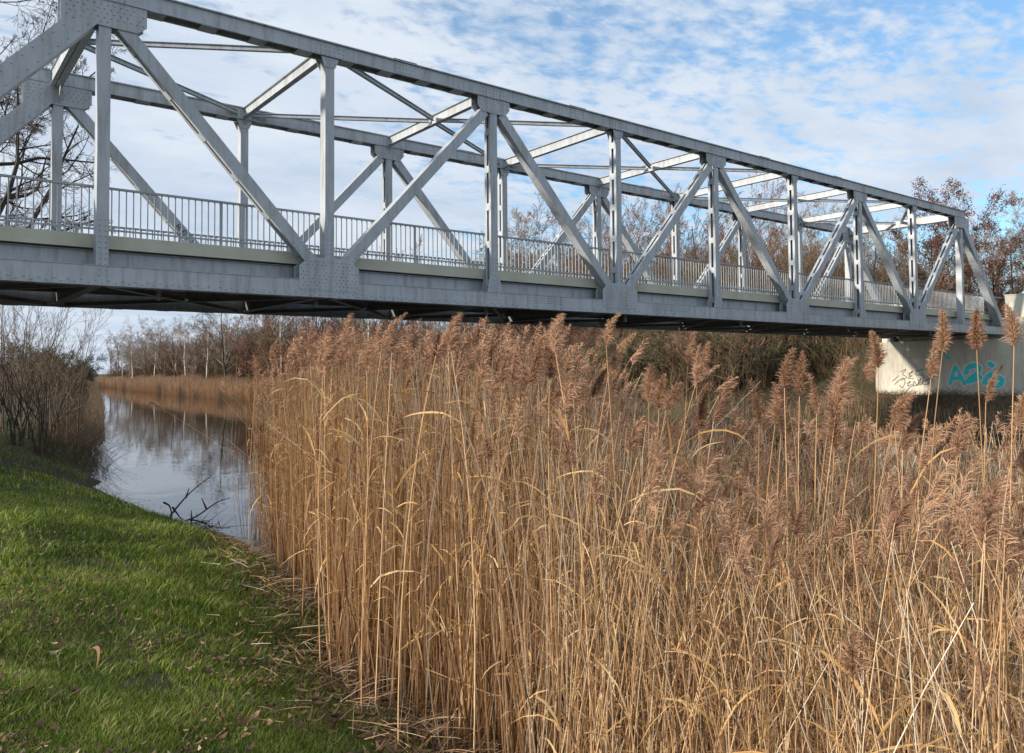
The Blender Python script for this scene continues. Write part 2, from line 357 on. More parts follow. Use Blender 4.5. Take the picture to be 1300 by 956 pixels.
    for sgn, xa, xb in ((1, 0, P), (-1, 10*P, 9*P)):
        pa, pb = (xa, .25), (xb, zt-.05); a, n, ln = frame(pa, pb)
        qb = (pb[0]-a[0]*.42, pb[1]-a[2]*.42)
        m = member(pa, qb, .43 if sgn == 1 else .36, yo-.036, D+.070, closed=True, rv=.26); m.build('end_diagonal', M['steel'], BR)
        m = gusset([(xa-.45*1, .10), (xa+.45*1, .10), (xa+.5, .5), (xa+.15, .85), (xa-.15, .85), (xa-.5, .5)], yo-.013, yo-.0005, .12); m.build('gusset_plate', M['steel'], BR)
# overhead struts and wind bracing
def ibar(m, p0, p1, h, fw, t=.012):
    p0 = np.array(p0, float); p1 = np.array(p1, float); d = p1-p0; ln = np.linalg.norm(d); a = d/ln; u = np.cross([0, 0, 1.], a); u /= np.linalg.norm(u); w = np.cross(a, u)
    A = np.array([a, u, w]); c = (p0+p1)/2
    m.box(c, (ln/2, t/2, h/2-t), A)
    for sg in (-1, 1): m.box(c+w*sg*(h/2-t/2), (ln/2, fw/2, t/2), A)
for i in range(1, 10):
    m = MB(); h = .40 if i in (1, 9) else .30; zz = zb(H-.16 if i not in (1, 9) else H-.24)
    ibar(m, (i*P, D+.03, zz), (i*P, W-.03, zz), h, .16); 
    if i in (1, 9):
        ibar(m, (i*P-.16, D+.06, zz), (i*P-.16, W-.06, zz), h, .10)
        for ya, yb, s_ in ((D+.02, D+.5, 1), (W-.5, W-.02, -1)):
            yw, yf = (ya, yb) if s_ > 0 else (yb, ya)
            tri = [(yw, zz-h/2-.45), (yf, zz-h/2-.002), (yw, zz-h/2-.002)]
            m.poly(tri, i*P-.006, i*P+.006, 'x')
    else:
        for yw, yf in ((D+.02, D+.28), (W-.02, W-.28)):
            m.poly([(yw, zz-h/2-.20), (yf, zz-h/2-.002), (yw, zz-h/2-.002)], i*P-.006, i*P+.006, 'x')
    m.build('overhead_strut', M['steel'], BR)
for i in range(1, 9):
    o_, e_ = (i, i+1) if i % 2 else (i+1, i)
    for yy in (D+.02, W-.02):
        m = MB(); p0 = np.array([o_*P+(.1 if e_ > o_ else -.1), W/2+.15, zb(H-.17)]); p1 = np.array([e_*P+(-.25 if e_ > o_ else .25), yy, zb(H-.17)])
        p0[1] += .12*np.sign(yy-W/2)
        ibar(m, p0, p1, .12, .10, .010)
        pts = [p0+(p1-p0)*t_ for t_ in np.linspace(.03, .97, 26)]; d = p1-p0; nn = np.cross(d/np.linalg.norm(d), [0, 0, 1.]); nn *= -np.sign(nn[1]) if nn[1] else 1
        m.build('wind_brace', M['steel'], BR)
# deck: edge beams, slab, girders
DK = bpy.data.objects.new('deck', None); COL.objects.link(DK); DK.parent = BR
YN, YF = .40, 5.95
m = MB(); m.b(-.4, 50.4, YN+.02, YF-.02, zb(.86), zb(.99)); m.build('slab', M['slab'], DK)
for ya in (YN, YF-.24):
    m = MB(); m.b(-.5, 50.5, ya, ya+.24, zb(.805), zb(1.09)); m.build('edge_beam', M['fascia'], DK)
for ya in (.56, YF-.16):
    m = MB(); ibar(m, (-.3, ya, zb(.55)), (50.3, ya, zb(.55)), .44, .14); m.build('edge_girder', M['steel'], DK)
for ya in (1.75, 2.9, 4.1):
    m = MB(); ibar(m, (-.3, ya, zb(.62)), (50.3, ya, zb(.62)), .40, .16); m.build('stringer', M['steel_dark'], DK)
for i in range(0, 11):
    m = MB(); ibar(m, (i*P, D, zb(.22)), (i*P, W, zb(.22)), .40, .22)
    for ya in (.56, 1.75, 2.9, 4.1, 5.7): m.b(i*P-.03, i*P+.03, ya-.03, ya+.03, zb(.40), zb(.44))
    m.build('floor_beam', M['steel_dark'], DK)
    if i < 10:
        mid = np.array([(i+.5)*P, W/2, zb(.03)])
        for q in ((i*P+.2, D+.05), (i*P+.2, W-.05), ((i+1)*P-.2, D+.05), ((i+1)*P-.2, W-.05)):
            m = MB(); ibar(m, mid+(np.array([q[0], q[1], zb(.03)])-mid)*.03, (q[0], q[1], zb(.03)), .10, .12, .01); m.build('lower_brace', M['steel_dark'], DK)
        # secondary cross ribs between the floor beams
        for f_ in (.25, .5, .75):
            m = MB(); ibar(m, ((i+f_)*P, .62, zb(.70)), ((i+f_)*P, YF-.2, zb(.70)), .18, .12); m.build('cross_rib', M['steel_dark'], DK)
for xx in (6.4, 10.2, 15.6, 21.5, 28.0, 36.0, 44.0):
    m = MB(); t_ = np.linspace(0, 1, 2); m.strands(np.array([[(xx, 1.25, zb(.86)), (xx, 1.25, zb(-.16))]]), np.full((1, 2), .055), .5, 8)
    m.strands(np.array([[(xx, 1.25, zb(.12)), (xx, 1.25, zb(.02))]]), np.full((1, 2), .085), .5, 8); m.build('drain_pipe', M['steel'], DK, smooth=True)
# railings
for yy, nm in ((.55, 'n'), (5.35, 'f')):
    RL = bpy.data.objects.new('railing', None); COL.objects.link(RL); RL.parent = BR
    z0, z1 = 1.09, 2.14
    m = MB(); m.b(-.4, 52.2 if nm == 'f' else 51.2, yy-.035, yy+.035, zb(z1-.045), zb(z1)); m.build('handrail', M['rail'], RL)
    m = MB(); m.b(-.4, 51.2, yy-.02, yy+.02, zb(z0+.12), zb(z0+.155)); m.build('bottom_rail', M['rail'], RL)
    if nm == 'n':
        m = MB(); m.b(-.4, 51.2, yy-.02, yy+.02, zb(z0+.12), zb(z0+.155))
    xs = np.arange(-.3, 51.3, 2.58) + (.12 if nm == 'n' else .5)
    for xx in xs:
        m = MB(); m.b(xx-.035, xx+.035, yy-.012, yy+.012, zb(z0-.01), zb(z1-.046)); m.b(xx-.07, xx+.07, yy-.05, yy+.05, zb(z0+.001), zb(z0+.014)); m.build('railing_post', M['rail'], RL)
    m = MB()
    for a0 in xs[:-1]:
        for k in range(1, 18):
            xx = a0+k*2.58/18; m.b(xx-.012, xx+.012, yy-.012, yy+.012, zb(z0+.03), zb(z1-.046))
    m.build('baluster_infill', M['rail'], RL)
# black scrawls sprayed on posts and diagonals
def stroke_mesh(m, pts2, toP, w, lift=0.0):
    """flat brush stroke through 2D points, mapped by toP(u, v, side)"""
    p = np.array(pts2, float); t = np.gradient(p, axis=0); t /= np.linalg.norm(t, axis=1, keepdims=True)+1e-9; n = np.stack([-t[:, 1], t[:, 0]], 1)
    a = p-n*w/2; c = p+n*w/2; V = [toP(*q) for q in a]+[toP(*q) for q in c]; k = len(p)
    m.add(V, [[i, i+1, k+i+1, k+i] for i in range(k-1)])
def smooth_line(pts, n=28):
    pts = np.array(pts, float); k = len(pts); 
    if k < 3: return np.array([pts[0]+(pts[-1]-pts[0])*t for t in np.linspace(0, 1, 4)])
    out = []
    ext = np.vstack([2*pts[0]-pts[1], pts, 2*pts[-1]-pts[-2]])
    for i in range(1, k):
        for t in np.linspace(0, 1, 7)[:-1]:
            a, b_, c, d = ext[i-1], ext[i], ext[i+1], ext[i+2]
            out.append(.5*((2*b_)+(-a+c)*t+(2*a-5*b_+4*c-d)*t*t+(-a+3*b_-3*c+d)*t**3))
    out.append(pts[-1]); return np.array(out)
def scrawl(name, lines, toP, w, material, parent, sm=True, **kw):
    m = MB()
    for ln in lines: stroke_mesh(m, smooth_line(ln) if sm else np.array(ln, float), toP, w)
    return m.build(name, material, parent, **kw)
scrawl('graffiti_scrawl', [[(.02, .9), (-.06, .95), (-.08, .86), (.02, .80), (.07, .7), (-.02, .62), (-.07, .68), (.0, .74), (.07, .56), (.05, .42), (-.05, .38)], [(-.08, .2), (.0, .26), (.08, .18), (-.03, .10), (.06, .02)]],
       lambda u, v: (5.0+u, W-.002+.004-.003, zb(1.2+v)), .022, M['black'], BR, label='black looping scrawl sprayed on a far post')
a_, n_, _l = frame((5, H-TH-.1), (10, .36))
scrawl('graffiti_scrawl', [[(0, -.07), (0, .07), (.10, .05), (.08, -.01), (.02, 0), (.14, -.07)], [(.32, -.06), (.22, -.06), (.22, .07), (.32, .07)], [(.22, 0), (.30, 0)], [(.44, -.08), (.44, .08), (.58, -.08), (.60, .07)], [(.75, .09), (.68, .02), (.8, -.03), (.72, -.09)]],
       lambda u, v: (5+a_[0]*(4.55+u)+n_[0]*v, W-.001, zb(H-TH-.1+a_[2]*(4.55+u)+n_[2]*v)), .03, M['black'], BR, sm=False, label='black letters sprayed on a far diagonal')
# ------------------------------------------------------------------ abutments
AB = empty('abutment', (50.6, 3, 0), 'pale cream concrete abutment with turquoise and black graffiti under the far right bridge end', 'abutment')
def ab(o, m, name, material, **kw): 
    o2 = m.build(name, material, o, **kw); o2.location = (-o.location.x, -o.location.y, -o.location.z); return o2
XA = 49.6
m = MB(); m.b(XA, 52.0, -3.6, 7.15, -.4+1.1-.5, zb(-.22)); ab(AB, m, 'wall', M['concrete'])
m = MB(); m.b(XA+.9, 52.2, -3.6, 7.15, zb(-.22)+.002, zb(.95)); ab(AB, m, 'back_wall', M['concrete'])
for yy in (.15, 6.2):
    m = MB(); m.b(XA+.12, XA+.62, yy-.22, yy+.22, zb(-.219), zb(-.03)); ab(AB, m, 'bearing', M['steel_dark'])
m = MB(); m.b(50.95, 52.0, -.75, .28, zb(-.2), zb(2.20)); m.b(50.92, 52.03, -.78, .31, zb(2.201), zb(2.26)); ab(AB, m, 'end_pillar', M['concrete'])
m = MB(); m.b(52.001, 64, -.6, -.25, zb(-2.6), zb(2.05)); m.b(52.001, 64, -.63, -.22, zb(2.051), zb(2.10)); ab(AB, m, 'parapet_wall', M['concrete'])
m = MB(); m.b(50.95, 52.0, 6.05, 6.9, zb(-.2), zb(2.20)); ab(AB, m, 'end_pillar', M['concrete'])
m = MB(); m.b(52.001, 64, -.24, 6.4, zb(.3), zb(1.0)); ab(AB, m, 'approach_slab', M['slab'])
# graffiti, measured on the front face
def tx(px, py): q = at_x(px, py, XA-.006); return q[1], q[2]
def toA(off): return lambda u, v: (XA-off, u, v)
def gl(name, lines, w, material, off, sm=True, **kw):
    for ln in lines:
        m = MB(); q = smooth_line(np.array(ln, float)) if sm else np.array(ln, float)
        off += .0012
        def tp(u, v, o2=off): y_, z_ = tx(u, v); return (XA-o2, y_, z_)
        t = np.gradient(q, axis=0); t /= np.linalg.norm(t, axis=1, keepdims=True)+1e-9; nn = np.stack([-t[:, 1], t[:, 0]], 1)*w/2
        for i in range(len(q)-1):
            o2 = off+.00012*i; m.add([tp(*(q[i]-nn[i]), o2), tp(*(q[i+1]-nn[i+1]), o2), tp(*(q[i+1]+nn[i+1]), o2), tp(*(q[i]+nn[i]), o2)], [[0, 1, 2, 3]])
        for ei, e in enumerate((q[0], q[-1])):
            k = 10; o3 = off-.0005+ei*.0003; m.add([tp(e[0], e[1], o3)]+[tp(e[0]+w/2*math.cos(2*math.pi*j/k), e[1]+w/2*math.sin(2*math.pi*j/k), o3) for j in range(k)], [[0, 1+j, 1+(j+1) % k] for j in range(k)])
        ab(AB, m, name, material, **kw)
letA = [[(1206.3, 487), (1212.8, 465.5)], [(1212.8, 465.5), (1224.5, 487)], [(1210, 480.5), (1220, 480.5)]]
let2 = [[(1226.5, 473), (1229, 467), (1237, 464), (1243, 467), (1241, 474), (1234, 479), (1229, 484)], [(1229, 484), (1237, 482), (1244, 479)]]
letS = [[(1268, 479), (1272, 482), (1271, 487), (1266, 490)], [(1256, 462), (1260, 464)], [(1250, 486), (1254, 478), (1260, 474)]]
for nm, L_, w in (('letter_a', letA, 4.7), ('figure_two', let2, 6.6), ('letter_fragment', letS, 6.0)):
    gl('graffiti_outline', L_, w+3.6, M['white'], .004, sm=(nm != 'letter_a')); gl('graffiti_letter', L_, w, M['cyan'], .014, sm=(nm != 'letter_a'))
gl('graffiti_outline', [[(1212.5, 475), (1214.5, 471), (1216.6, 475), (1212.5, 475)]], 1.6, M['white'], .024, sm=False)
gl('graffiti_outline', [[(1229, 476), (1238, 471)]], .9, M['white'], .024, sm=False)
gl('spray_smudge', [[(1180, 456), (1184, 452)], [(1202, 452), (1205, 454)]], 4.5, M['cyan'], .003)
tagl = [[(1143, 472), (1150, 469), (1146, 475), (1151, 479), (1144, 483)], [(1153, 475), (1159, 471), (1154, 477), (1158, 477), (1153, 480), (1160, 481)], [(1172, 469), (1164, 471), (1163, 476), (1170, 476), (1172, 481), (1165, 483)],
        [(1138, 486), (1146, 480), (1149, 484), (1146, 492), (1142, 489)], [(1151, 487), (1156, 484), (1152, 490), (1158, 488)], [(1159, 490), (1161, 484), (1164, 489), (1167, 483), (1166, 489)], [(1169, 480), (1168, 489), (1173, 483), (1170, 486), (1176, 488), (1184, 483)],
        [(1133, 484), (1141, 477)], [(1136, 488), (1140, 484)], [(1148, 500), (1156, 491), (1166, 489)], [(1174, 484), (1186, 478)]]
gl('graffiti_tag', tagl, .8, M['black'], .005)
AL = empty('abutment', (-1.5, 3, 0), 'plain cream concrete abutment carrying the left end of the bridge beyond the frame', 'abutment')
m = MB(); m.b(-3, .5, -.9, 7.15, .4, zb(-.22)); ab(AL, m, 'wall', M['concrete'])
m = MB(); m.b(-3.2, -.6, -.9, 7.15, zb(-.218), zb(.95)); ab(AL, m, 'back_wall', M['concrete'])

# ------------------------------------------------------------------ trees
def grow(Pp, Rp, n, ln, ang, K=5, t0=.25, t1=1., droop=0., wob=.12, r0=.6, g=None, tp=.25, shrink=.5):
    """children of polylines Pp (N,K,3): n per parent"""
    g = g or rng; N_, Kp = Pp.shape[:2]; n_tot = N_*n; pi = np.repeat(np.arange(N_), n)
    t = (np.tile((np.arange(n)+.5)/n, N_)+g.uniform(-.5/n, .5/n, n_tot))*(t1-t0)+t0; x = t*(Kp-1); i0 = np.minimum(x.astype(int), Kp-2); f = (x-i0)[:, None]
    o = Pp[pi, i0]*(1-f)+Pp[pi, i0+1]*f; T = Pp[pi, i0+1]-Pp[pi, i0]; T /= np.linalg.norm(T, axis=1, keepdims=True)+1e-9
    pr = Rp[pi, i0]*(1-f[:, 0])+Rp[pi, i0+1]*f[:, 0]
    plen = np.linalg.norm(np.diff(Pp, axis=1), axis=2).sum(1)[pi]
    u = g.normal(size=(n_tot, 3)); u -= (u*T).sum(1, keepdims=True)*T; u /= np.linalg.norm(u, axis=1, keepdims=True)+1e-9
    a = R_(ang)*g.uniform(.6, 1.3, n_tot)[:, None]; d = T*np.cos(a)+u*np.sin(a)
    L_ = plen*ln*g.uniform(.6, 1.25, n_tot)*(1-shrink*(t-t0)/(t1-t0+1e-9))
    step = (L_/(K-1))[:, None]; pts = [o]; 
    for k in range(1, K):
        d = d+g.normal(size=(n_tot, 3))*wob+np.array([0, 0, droop]); d /= np.linalg.norm(d, axis=1, keepdims=True); pts.append(pts[-1]+d*step)
    Rr = (pr*r0)[:, None]*np.linspace(1, tp, K)[None]
    return np.stack(pts, 1), Rr
def trunk(h, r, lean=.03, K=9, wob=.02, g=None, crook=1.):
    g = g or rng; z = np.linspace(0, 1, K); d = np.cumsum(g.normal(size=(K, 2))*wob*h/K*crook*3, 0); d -= d[0]
    l = g.normal(size=2)*lean*h
    p = np.stack([d[:, 0]+l[0]*z**1.3, d[:, 1]+l[1]*z**1.3, z*h], 1); return p[None], (r*(1-.88*z))[None]
def make_tree(name, h, r, spec, bark, twig, seed, minr=.004, extra=None, multi=1, spread=.0, loc=(0, 0), leaf=None, **kw):
    """spec: list of dict(n, ln, ang, ...) branch levels; returns root empty"""
    g = np.random.default_rng(seed)
    root = empty(name, (0, 0, 0), 'tree', 'tree')
    ts = []
    for j in range(multi):
        Pt, Rt = trunk(h*(.84 if multi == 1 else g.uniform(.6, 1.05)), r*(1 if multi == 1 else g.uniform(.6, 1)), kw.get('lean', .03) if multi == 1 else .28, g=g, wob=kw.get('wob', .02))
        if multi > 1: Pt = Pt+np.array([*g.normal(size=2)*spread, 0])
        ts.append((Pt, Rt))
    Pt = np.concatenate([a for a, _ in ts]); Rt = np.concatenate([b_ for _, b_ in ts])
    m = MB(); Rb = Rt.copy(); Rb[:, 0] *= 1.35; Pt = Pt.copy(); Pt[:, 0, 2] -= .3; m.strands(Pt, Rb, g.random(len(Pt)), 8 if multi == 1 else 5)
    m.build('trunk', M[bark], root, smooth=True)
    m = MB(); lv = (Pt, Rt); keep = []
    for li, s_ in enumerate(spec):
        lv = grow(*lv, g=g, **{**(dict(shrink=.22) if li == 0 else {}), **s_}); Rr = np.maximum(lv[1], minr*(1 if li < 2 else .8)); m.strands(lv[0], Rr, g.random(len(lv[0])), 5 if li == 0 else 3); keep.append(lv[0])
    m.build('crown', M[twig], root)
    if leaf:
        e = keep[-1]; n = e.shape[0]*leaf[1]; pi = g.integers(0, e.shape[0], n); t = g.integers(1, e.shape[1], n); c = e[pi, t]+g.normal(size=(n, 3))*leaf[3]
        a = g.normal(size=(n, 3)); a /= np.linalg.norm(a, axis=1, keepdims=True); b_ = np.cross(a, g.normal(size=(n, 3))); b_ /= np.linalg.norm(b_, axis=1, keepdims=True)
        sz = leaf[2]*g.uniform(.6, 1.3, n)[:, None]; V = np.stack([c-a*sz, c-b_*sz*.5, c+a*sz, c+b_*sz*.5], 1).reshape(-1, 3)
        ml = MB(); ml.add(V, np.arange(4*n).reshape(n, 4), g.random(n)); ml.build('foliage', M[leaf[0]], root)
    return root
def D_(**k): return k
PROTO = {}
def proto(k, *a, **kw): PROTO[k] = make_tree(*a, **kw)
proto('red', 'bare_tree', 15, .20, [D_(n=13, ln=.42, ang=42, K=6, t0=.22, droop=.14), D_(n=7, ln=.45, ang=36, K=5, droop=.10), D_(n=7, ln=.5, ang=36, K=4, droop=.06, r0=.55), D_(n=7, ln=.55, ang=36, K=3, droop=.02)], 'bark', 'twig_red', 11, minr=.009)
proto('red2', 'bare_tree', 15, .20, [D_(n=15, ln=.36, ang=35, K=6, t0=.15, droop=.18), D_(n=7, ln=.5, ang=32, K=5, droop=.12), D_(n=7, ln=.5, ang=36, K=4, droop=.06, r0=.55), D_(n=7, ln=.55, ang=36, K=3)], 'bark', 'twig_red', 12, minr=.009)
proto('brown', 'bare_tree', 15, .24, [D_(n=12, ln=.5, ang=52, K=6, t0=.2, droop=.06), D_(n=7, ln=.5, ang=42, K=5, droop=.05), D_(n=6, ln=.55, ang=40, K=4, droop=.03), D_(n=6, ln=.55, ang=40, K=3)], 'bark_dark', 'twig_brown', 13, minr=.012, wob=.03)
proto('olive', 'bare_tree', 14, .22, [D_(n=12, ln=.55, ang=55, K=6, t0=.12, droop=.05, wob=.2), D_(n=7, ln=.55, ang=45, K=5, droop=.03, wob=.2), D_(n=6, ln=.5, ang=40, K=4), D_(n=4, ln=.55, ang=40, K=3)], 'bark_green', 'twig_olive', 14, minr=.013, wob=.04)
proto('birch', 'birch_tree', 15, .15, [D_(n=16, ln=.25, ang=34, K=5, t0=.35, droop=.05), D_(n=7, ln=.5, ang=38, K=5, droop=-.12), D_(n=6, ln=.55, ang=30, K=4, droop=-.2)], 'birch', 'twig_grey', 15, minr=.010, lean=.02)
proto('pale', 'bare_tree', 15, .20, [D_(n=14, ln=.42, ang=40, K=6, t0=.2, droop=.10), D_(n=7, ln=.5, ang=38, K=5, droop=.06), D_(n=7, ln=.5, ang=38, K=4), D_(n=6, ln=.55, ang=38, K=3)], 'bark', 'twig_grey', 16, minr=.012)
proto('leafy', 'leafy_tree', 13, .22, [D_(n=13, ln=.5, ang=52, K=6, t0=.15, droop=.05), D_(n=6, ln=.5, ang=42, K=5, droop=.03), D_(n=6, ln=.5, ang=40, K=4)], 'bark_dark', 'twig_brown', 17, minr=.013, leaf=('leaf_red', 20, .085, .17))
proto('alder', 'alder_tree', 16, .24, [D_(n=16, ln=.42, ang=62, K=7, t0=.16, droop=.05, wob=.14), D_(n=9, ln=.42, ang=45, K=5, wob=.16), D_(n=8, ln=.42, ang=42, K=4, wob=.18), D_(n=9, ln=.5, ang=42, K=3)], 'bark_dark', 'bark_dark', 18, minr=.006, leaf=('leaf_red', 1, .016, .03))
proto('shrub', 'bare_shrub', 5.5, .045, [D_(n=6, ln=.42, ang=30, K=5, t0=.25, droop=.08), D_(n=5, ln=.45, ang=30, K=4, droop=.05), D_(n=2, ln=.5, ang=30, K=3)], 'bark', 'twig_brown', 19, minr=.005, multi=7, spread=.4)
proto('redshrub', 'bare_shrub', 4.6, .04, [D_(n=8, ln=.42, ang=28, K=5, t0=.15, droop=.1), D_(n=7, ln=.45, ang=32, K=4, droop=.03), D_(n=5, ln=.5, ang=34, K=3)], 'bark', 'twig_red', 20, minr=.013, multi=12, spread=.5)
proto('oliveshrub', 'bare_shrub', 4.6, .045, [D_(n=9, ln=.5, ang=45, K=5, t0=.1, droop=.02, wob=.2), D_(n=7, ln=.5, ang=42, K=4, droop=-.03, wob=.2), D_(n=5, ln=.5, ang=40, K=3)], 'bark_green', 'twig_olive', 21, minr=.013, multi=12, spread=.6)
proto('ivy', 'evergreen_shrub', 4.5, .06, [D_(n=8, ln=.5, ang=50, K=5, t0=.05), D_(n=7, ln=.5, ang=45, K=4)], 'bark_dark', 'twig_brown', 22, minr=.013, multi=7, spread=.6, leaf=('leaf_green', 26, .085, .16))
proto('shadowtree', 'bare_tree', 15, .30, [D_(n=13, ln=.45, ang=55, K=6, t0=.2, droop=.05), D_(n=7, ln=.5, ang=42, K=5), D_(n=5, ln=.55, ang=40, K=4)], 'bark_dark', 'twig_brown', 23, minr=.012)
used = set(); PH = {}
BASEH = dict(red=15, red2=15, brown=15, olive=14, birch=15, pale=15, leafy=13, alder=16, shrub=5.5, redshrub=4.6, oliveshrub=4.6, ivy=4.5, shadowtree=15)
def put(kind, x, y, h, label, cat, group, rz=None, widen=1.):
    r = PROTO[kind] if kind not in used else copy_tree(PROTO[kind])
    used.add(kind); s_ = h/BASEH[kind]/(.88 if BASEH[kind] > 10 else 1)
    PH[kind] = PH.get(kind) or max(v.co.z for v in [c for c in PROTO[kind].children if c.name.startswith('crown')][0].data.vertices)
    s_ = h/PH[kind]; r.location = (x, y, float(ground(x, y))-.05); r.scale = (s_*widen, s_*widen, s_); r.rotation_euler.z = rng.uniform(0, 6.28) if rz is None else rz
    r['label'] = label; r['category'] = cat
    if group: r['group'] = group
    return r
def putpx(kind, px, F, ytop, *a, **k):
    if (kind not in ('shrub', 'alder')) and px > 118: F = max(F, bankF(px)+3)
    x, y = at_f(px, F); z = CAM[2]+F*(471.3+(650-px)*.0075-ytop)/FPX; return put(kind, x, y, max(z-float(ground(x, y)), 1.5), *a, **k)
G1 = 'bare trees of the wood beyond the right bank'
POSTS = [(133, 'first'), (417, 'second'), (626, 'third'), (786, 'fourth'), (911, 'fifth'), (1011, 'sixth'), (1094, 'seventh'), (1163, 'eighth'), (1218, 'last')]
def bankF(px):
    for F in np.arange(20, 200, .5):
        q = at_f(px, F)
        if q[0] > xr(q[1])+1.0: return F
    return 200.
def where(px, o=0):
    if px < 133: return 'left of the first near bridge post'
    for (a, na), (b2, nb) in zip(POSTS, POSTS[1:]):
        if a <= px < b2: return f'between the {na} and {nb} near posts'
    return 'right of the last near bridge post'
# wood on the right bank: kind, column in the photo, depth, top row
wood = [
 ('birch',168,150,400),('red2',140,178,425),('birch',155,165,412),('pale',185,140,400),('red',150,150,418),('red2',170,125,432),('red',190,118,425),('pale',205,130,402),('brown',225,105,402),('red2',232,120,410),('red',250,98,418),('birch',196,122,405),
 ('birch',235,98,398),('birch',222,112,402),('birch',262,90,392),('olive',275,85,420),('pale',285,105,372),('brown',289,72,362),('red',300,92,385),('red2',318,88,378),('red',340,84,372),('olive',352,80,368),('birch',358,75,352),('red',378,78,362),('red2',400,84,350),('brown',425,74,356),
 ('red',448,76,345),('birch',470,62,352),('red2',490,72,335),('red',520,78,300),('birch',540,58,345),('olive',560,66,340),('red2',585,70,322),('red',610,74,318),('pale',655,82,262),('brown',690,80,248),('pale',712,86,270),('red2',730,72,262),
 ('red',772,78,250),('red2',800,70,246),('red',822,74,234),('red2',850,68,240),('red',878,76,252),('brown',900,70,232),('olive',925,60,240),('red',945,68,212),('red2',975,74,232),('olive',1000,62,222),('pale',1025,70,236),('olive',1045,58,262),('pale',1070,66,250),
 ('brown',1098,64,258),('olive',1125,60,286),('pale',1150,72,300),('leafy',1185,62,228),('leafy',1228,66,218),('brown',1170,74,290),('leafy',1262,70,270),('pale',1290,74,235),('pale',1318,66,240),('brown',1345,60,250),('leafy',1330,74,290),('olive',1270,80,300)]
for j in range(52): wood.append((random.choice(['red', 'red2', 'brown', 'pale', 'olive', 'red']), rng.uniform(640, 1320), rng.uniform(72, 98), rng.uniform(255, 320)))
for j in range(14): wood.append((random.choice(['red', 'red2', 'brown']), rng.uniform(330, 640), rng.uniform(80, 98), rng.uniform(345, 385)))
for j in range(22): wood.append((random.choice(['red', 'red2', 'brown', 'pale']), rng.uniform(135, 330), rng.uniform(105, 185), rng.uniform(405, 432)))
desc = dict(red='reddish bare tree with fine upright twigs', red2='slender bare red brown tree', brown='dark branched bare tree', olive='mossy bare tree with spreading boughs', birch='white stemmed birch', pale='pale grey bare tree', leafy='tree with dark red withered leaves')
for k, px, F, yt in wood:
    lb = desc[k]+' '+('beyond the far canal reeds' if px < 330 else where(px)); putpx(k, px, F, yt, lb, 'tree', G1)
# scrub on the right bank below the deck
G2 = 'scrub bushes on the right bank under the bridge'
for j in range(46):
    px = 330+j*18.5+rng.uniform(-6, 6); F = bankF(px)+rng.uniform(2.5, 12); q_ = at_f(px, F)
    if q_[0] > 38 and abs(q_[1]-3.2) < 12: continue
    k = 'redshrub' if px < 760 else random.choice(['oliveshrub', 'redshrub', 'oliveshrub'])
    putpx(k, px, F, rng.uniform(385, 430), ('reddish brown' if k == 'redshrub' else 'mossy olive brown')+' bare bush on the bank '+where(px), 'shrub', G2, widen=1.5)
for px, F, yt in ((1010, 57, 430), (1042, 55, 428), (1072, 60, 422), (1100, 64, 418), (985, 60, 432), (1055, 66, 415)):
    putpx('ivy', px, F, yt, 'dark evergreen bush left of the cream abutment '+where(px), 'shrub', 'evergreen bushes beside the abutment', widen=1.3)
for px, F, yt in ((760, 48, 392), (850, 47, 398), (925, 50, 385), (800, 52, 380)):
    putpx('olive', px, F, yt, 'low mossy tree with crooked boughs under the deck '+where(px), 'tree', 'mossy trees under the deck', widen=1.5)
# left bank: shrubs beyond the bridge, alder, far hedge trees
G3 = 'bare shrubs on the left bank just beyond the bridge'
for px, F, yt, w_ in ((8, 25, 300, 'at the left picture edge'), (55, 22, 380, 'closest to the camera'), (20, 22.5, 370, 'between the bridge and the dirt patch'), (40, 24, 325, 'nearest the grass'), (78, 27, 350, 'leaning over the water'), (30, 33, 372, 'in the second row'), (80, 36, 405, 'with thin pale stems'), (-25, 27, 320, 'partly outside the frame'), (95, 46, 425, 'farther along the bank')):
    putpx('shrub', px, F, yt, 'bare many stemmed shrub '+w_, 'shrub', G3)
putpx('alder', -20, 29, -150, 'bare alder with small dark cones rising behind the upper left bridge corner', 'tree', None)
putpx('alder', -75, 40, -40, 'second bare alder partly outside the frame at left', 'tree', None)
G4 = 'trees along the far left bank'
for j, (k, px, F, yt) in enumerate((('olive',88,75,446),('ivy',76,70,446),('brown',60,66,430),('ivy',50,78,436),('olive',30,70,420),('ivy',98,110,462),('ivy',92,90,456),('brown',10,64,410),('ivy',104,140,468),('ivy',70,95,448))):
    putpx(k, px, F, yt, {'olive': 'mossy bare tree', 'ivy': 'dark ivy green tree', 'brown': 'dark bare tree'}[k]+' far down the left bank', 'tree', G4, widen=1.2 if k != 'ivy' else 1.0)
# trees left of the frame whose shade falls on the grass and the bridge end
for x, y, h in ((-24, -24, 14), (-33, -28, 15)):
    put('shadowtree', x, y, h, 'bare tree on the meadow left of the camera outside the frame', 'tree', 'meadow trees outside the frame')

